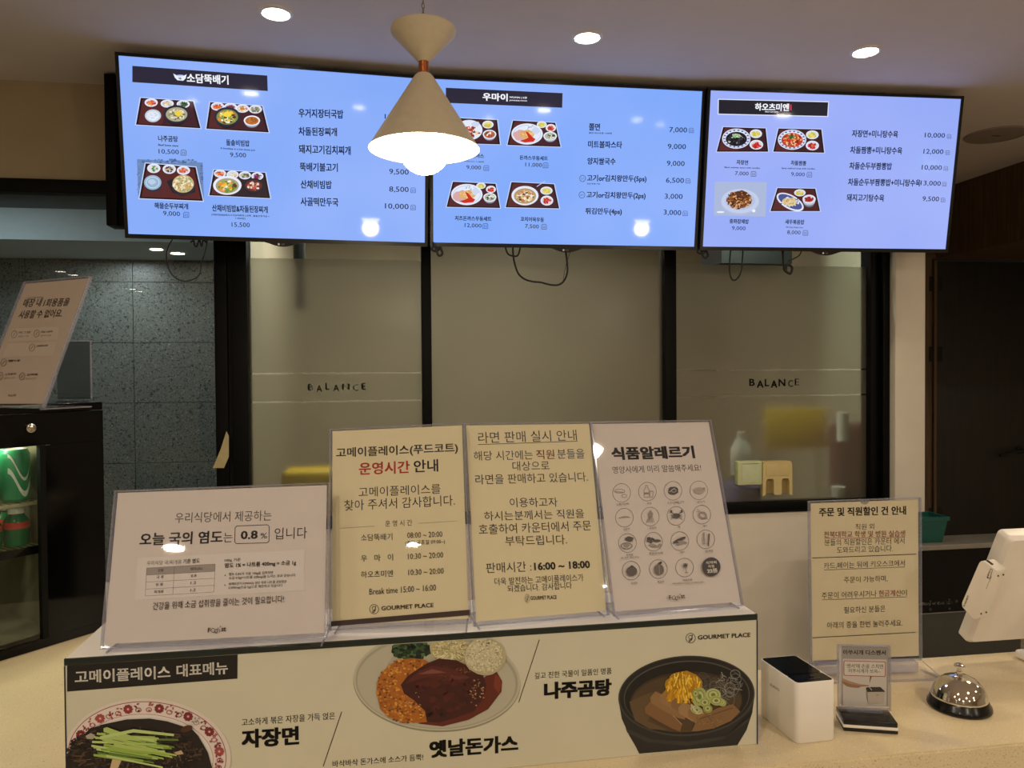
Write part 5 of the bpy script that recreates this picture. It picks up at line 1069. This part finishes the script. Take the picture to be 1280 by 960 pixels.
bm = bmesh.new(); hexa(bm, [(tr0.x+.03, TY+.02, z_t+.001), (tr1.x-.022, TY+.02, z_t+.001), (tr1.x-.022, TY+.12, z_t+.001), (tr0.x+.03, TY+.12, z_t+.001), (tr0.x+.006, TY+.006, zt2-.018), (tr1.x-.006, TY+.006, zt2-.018), (tr1.x-.006, TY+.134, zt2-.018), (tr0.x+.006, TY+.134, zt2-.018)])
keep(build('tray_body', bm, 'teal', t))
bm = bmesh.new(); X0, X1, Y0, Y1 = tr0.x-.002, tr1.x+.002, TY, TY+.14
for a_ in ((X0, X1, Y0, Y0+.012), (X0, X1, Y1-.012, Y1), (X0, X0+.012, Y0+.012, Y1-.012), (X1-.012, X1, Y0+.012, Y1-.012)): box(bm, *a_, zt2-.018, zt2)
keep(build('tray_rim', bm, 'teal', t))

# ------------------------------------------------------------------ things on and behind the right frosted pane
def onwin(px, py, y=WY-.03): return ony(px, py, y)
a, b = onwin(922, 577), onwin(953, 606)
yb_ = WY+.0095
t = empty('pale_green_box', ((a.x+b.x)/2, yb_, (a.z+b.z)/2), label='pale green square plastic box fixed low on the right frosted pane', cat='box')
bm = bmesh.new(); box(bm, a.x, b.x, yb_-.040, yb_-.0003, b.z, a.z, .006); keep(build('body', bm, 'palegreen', t, True)); cxm = (a.x+b.x)/2; wx2 = (b.x-a.x)
bm = bmesh.new(); box(bm, cxm-wx2*.32, cxm+wx2*.36, yb_-.042, yb_-.0402, b.z+.014, a.z-.014, .0008); keep(build('inner_cover', bm, mat('pale_cover', 'cdd6ae', .4), t, True))
bm = bmesh.new(); box(bm, cxm-wx2*.3, cxm+wx2*.34, yb_-.0425, yb_-.0402, a.z-.0138, a.z-.0122); keep(build('slot_line', bm, 'rubber', t))
a, b = onwin(954, 577), onwin(991, 619)
t = empty('twin_slot_holder', ((a.x+b.x)/2, yb_, (a.z+b.z)/2), label='cream plastic holder with two arched slots on the right frosted pane', cat='holder')
Wq = b.x-a.x; Hq = a.z-b.z; pts = []
def Lq(u, v): return (a.x+u*Wq, b.z+v*Hq)
out = [Lq(0, 0), Lq(.10, .03), Lq(.11, .42), Lq(.16, .49), Lq(.34, .49), Lq(.38, .44), Lq(.38, .05), Lq(.42, .02), Lq(.60, .02), Lq(.64, .05), Lq(.64, .44), Lq(.68, .49), Lq(.86, .49), Lq(.90, .42), Lq(.90, .03), Lq(1, 0), Lq(1, .90), Lq(.96, .98), Lq(.88, 1), Lq(.12, 1), Lq(.04, .98), Lq(0, .90)]
bm = bmesh.new(); f0 = [bm.verts.new((x, yb_-.035, z)) for x, z in out]; f1 = [bm.verts.new((x, yb_-.006, z)) for x, z in out]; bm.faces.new(f0); bm.faces.new(f1[::-1])
for k in range(len(out)): j = (k+1) % len(out); bm.faces.new((f0[k], f0[j], f1[j], f1[k]))
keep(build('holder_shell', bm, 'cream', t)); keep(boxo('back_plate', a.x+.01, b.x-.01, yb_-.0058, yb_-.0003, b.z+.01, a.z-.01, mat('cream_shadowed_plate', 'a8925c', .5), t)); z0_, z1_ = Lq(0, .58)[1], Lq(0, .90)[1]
bm = bmesh.new(); box(bm, a.x+Wq*.10, b.x-Wq*.12, yb_-.037, yb_-.0352, z0_, z1_, .0008); keep(build('label_plate', bm, 'cream', t, True))
# kitchen things showing as blurs through the film
def blur(name, px0, py0, px1, py1, y, dy, m, label, cat, bev=.01):
    a, b = ony(px0, py0, y), ony(px1, py1, y); o_ = boxo(name, a.x, b.x, y, y+dy, b.z, a.z, m, None, bev); return tag(o_, label, cat)
a, b = ony(958, 511, WY+.34), ony(1034, 560, WY+.34)
t = empty('yellow_notice_board', ((a.x+b.x)/2, WY+.1, 0), label='yellow panel showing blurred behind the right frosted pane', cat='panel')
keep(boxo('board', a.x, b.x, WY+.34, WY+.36, b.z, a.z, 'yellow', t, .004)); keep(boxo('leg', a.x+.03, a.x+.045, WY+.362, WY+.377, .0, a.z-.02, 'steel', t)); keep(boxo('leg', b.x-.045, b.x-.03, WY+.362, WY+.377, .0, a.z-.02, 'steel', t))
blur('purple_crate', 922, 609, 952, 645, WY+.035, .2, 'purple', 'purple crate blurred behind the glass under the pale green box', 'crate')
blur('maroon_jacket', 1046, 530, 1095, 700, WY+.16, .1, 'maroon', 'maroon cloth blurred behind the right end of the right pane', 'cloth', .03)
blur('yellow_kitchen_bin', 350, 590, 425, 700, WY+.10, .2, 'yellow', 'yellow bin blurred at the foot of the left frosted pane', 'bin', .03)
p = ony(928, 560, WY+.08); o_ = build('white_spray_bottle', lathe([(0, -.14), (.05, -.14), (.055, -.08), (.05, 0), (.02, .05), (.02, .08), (0, .08)], 20, Matrix.Translation((p.x, WY+.10, p.z))), 'white', None, True); tag(o_, 'white bottle blurred behind the right pane above the pale green box', 'bottle')
p = ony(1052, 530, WY+.08); o_ = build('white_roll', lathe([(0, -.09), (.03, -.09), (.03, .06), (0, .06)], 20, Matrix.Translation((p.x, WY+.07, p.z))), 'white', None, True); tag(o_, 'white roll blurred at upper right of the yellow panel behind the pane', 'roll')
p = ony(1048, 620, WY+.08); o_ = build('white_cup', lathe([(0, -.05), (.03, -.05), (.036, .05), (0, .05)], 20, Matrix.Translation((p.x, WY+.08, p.z))), 'white', None, True); tag(o_, 'white cup blurred low behind the right end of the right pane', 'cup')
p = ony(374, 312, 4.0); o_ = build('exhaust_pipe', lathe([(0, 0), (.03, 0), (.03, .9), (0, .9)], 20, Matrix.Translation((p.x, 4.0, 1.9))), 'blackmatte', None, True); tag(o_, 'dark vertical pipe seen through clear glass above the left frosted film', 'pipe')
a, b = ony(902, 300, 4.1), ony(990, 330, 4.1); o_ = tag(boxo('kitchen_air_duct', a.x, b.x, 4.1, 4.4, b.z, 2.799, 'blackmatte'), 'dark duct in the kitchen seen above the film of the right window', 'duct')
# paper tag on the black post by the left window
pts = [(276, 561), (283, 539), (286, 545), (286, 571), (280, 585), (266, 585)]
bm = bmesh.new(); f0 = [bm.verts.new(ony(x, y, WY-.055)) for x, y in pts]; f1 = [bm.verts.new(ony(x, y, WY-.055)+Vector((0, .001, 0))) for x, y in pts]; bm.faces.new(f0); bm.faces.new(f1[::-1])
for k in range(6): j = (k+1) % 6; bm.faces.new((f0[k], f0[j], f1[j], f1[k]))
tag(build('folded_paper_tag', bm, mat('kraft_tag', 'c9b888', .7)), 'folded cream paper tag stuck on the black window post', 'tag')
# green exit sign far behind the camera, seen mirrored in the right screen
t = empty('exit_sign', (4.9, -.6, 2.45), label='green running-figure exit sign in the hall behind the camera', cat='sign')
t.rotation_euler = (0, 0, R(208))
boxo('sign_case', -.19, .19, -.02, .02, -.12, .12, emit('exit_green', '0f9a5c', 1.3), t, .004)
bm = bmesh.new(); box(bm, -.02, .10, -.024, -.0205, -.03, .03); box(bm, -.06, -.02, -.024, -.0205, -.08, -.01); box(bm, .05, .09, -.024, -.0205, -.09, -.03); box(bm, .08, .12, -.024, -.0205, .04, .08, 0); build('running_figure', bm, emit('exit_white', 'e8fff4', 2), t)
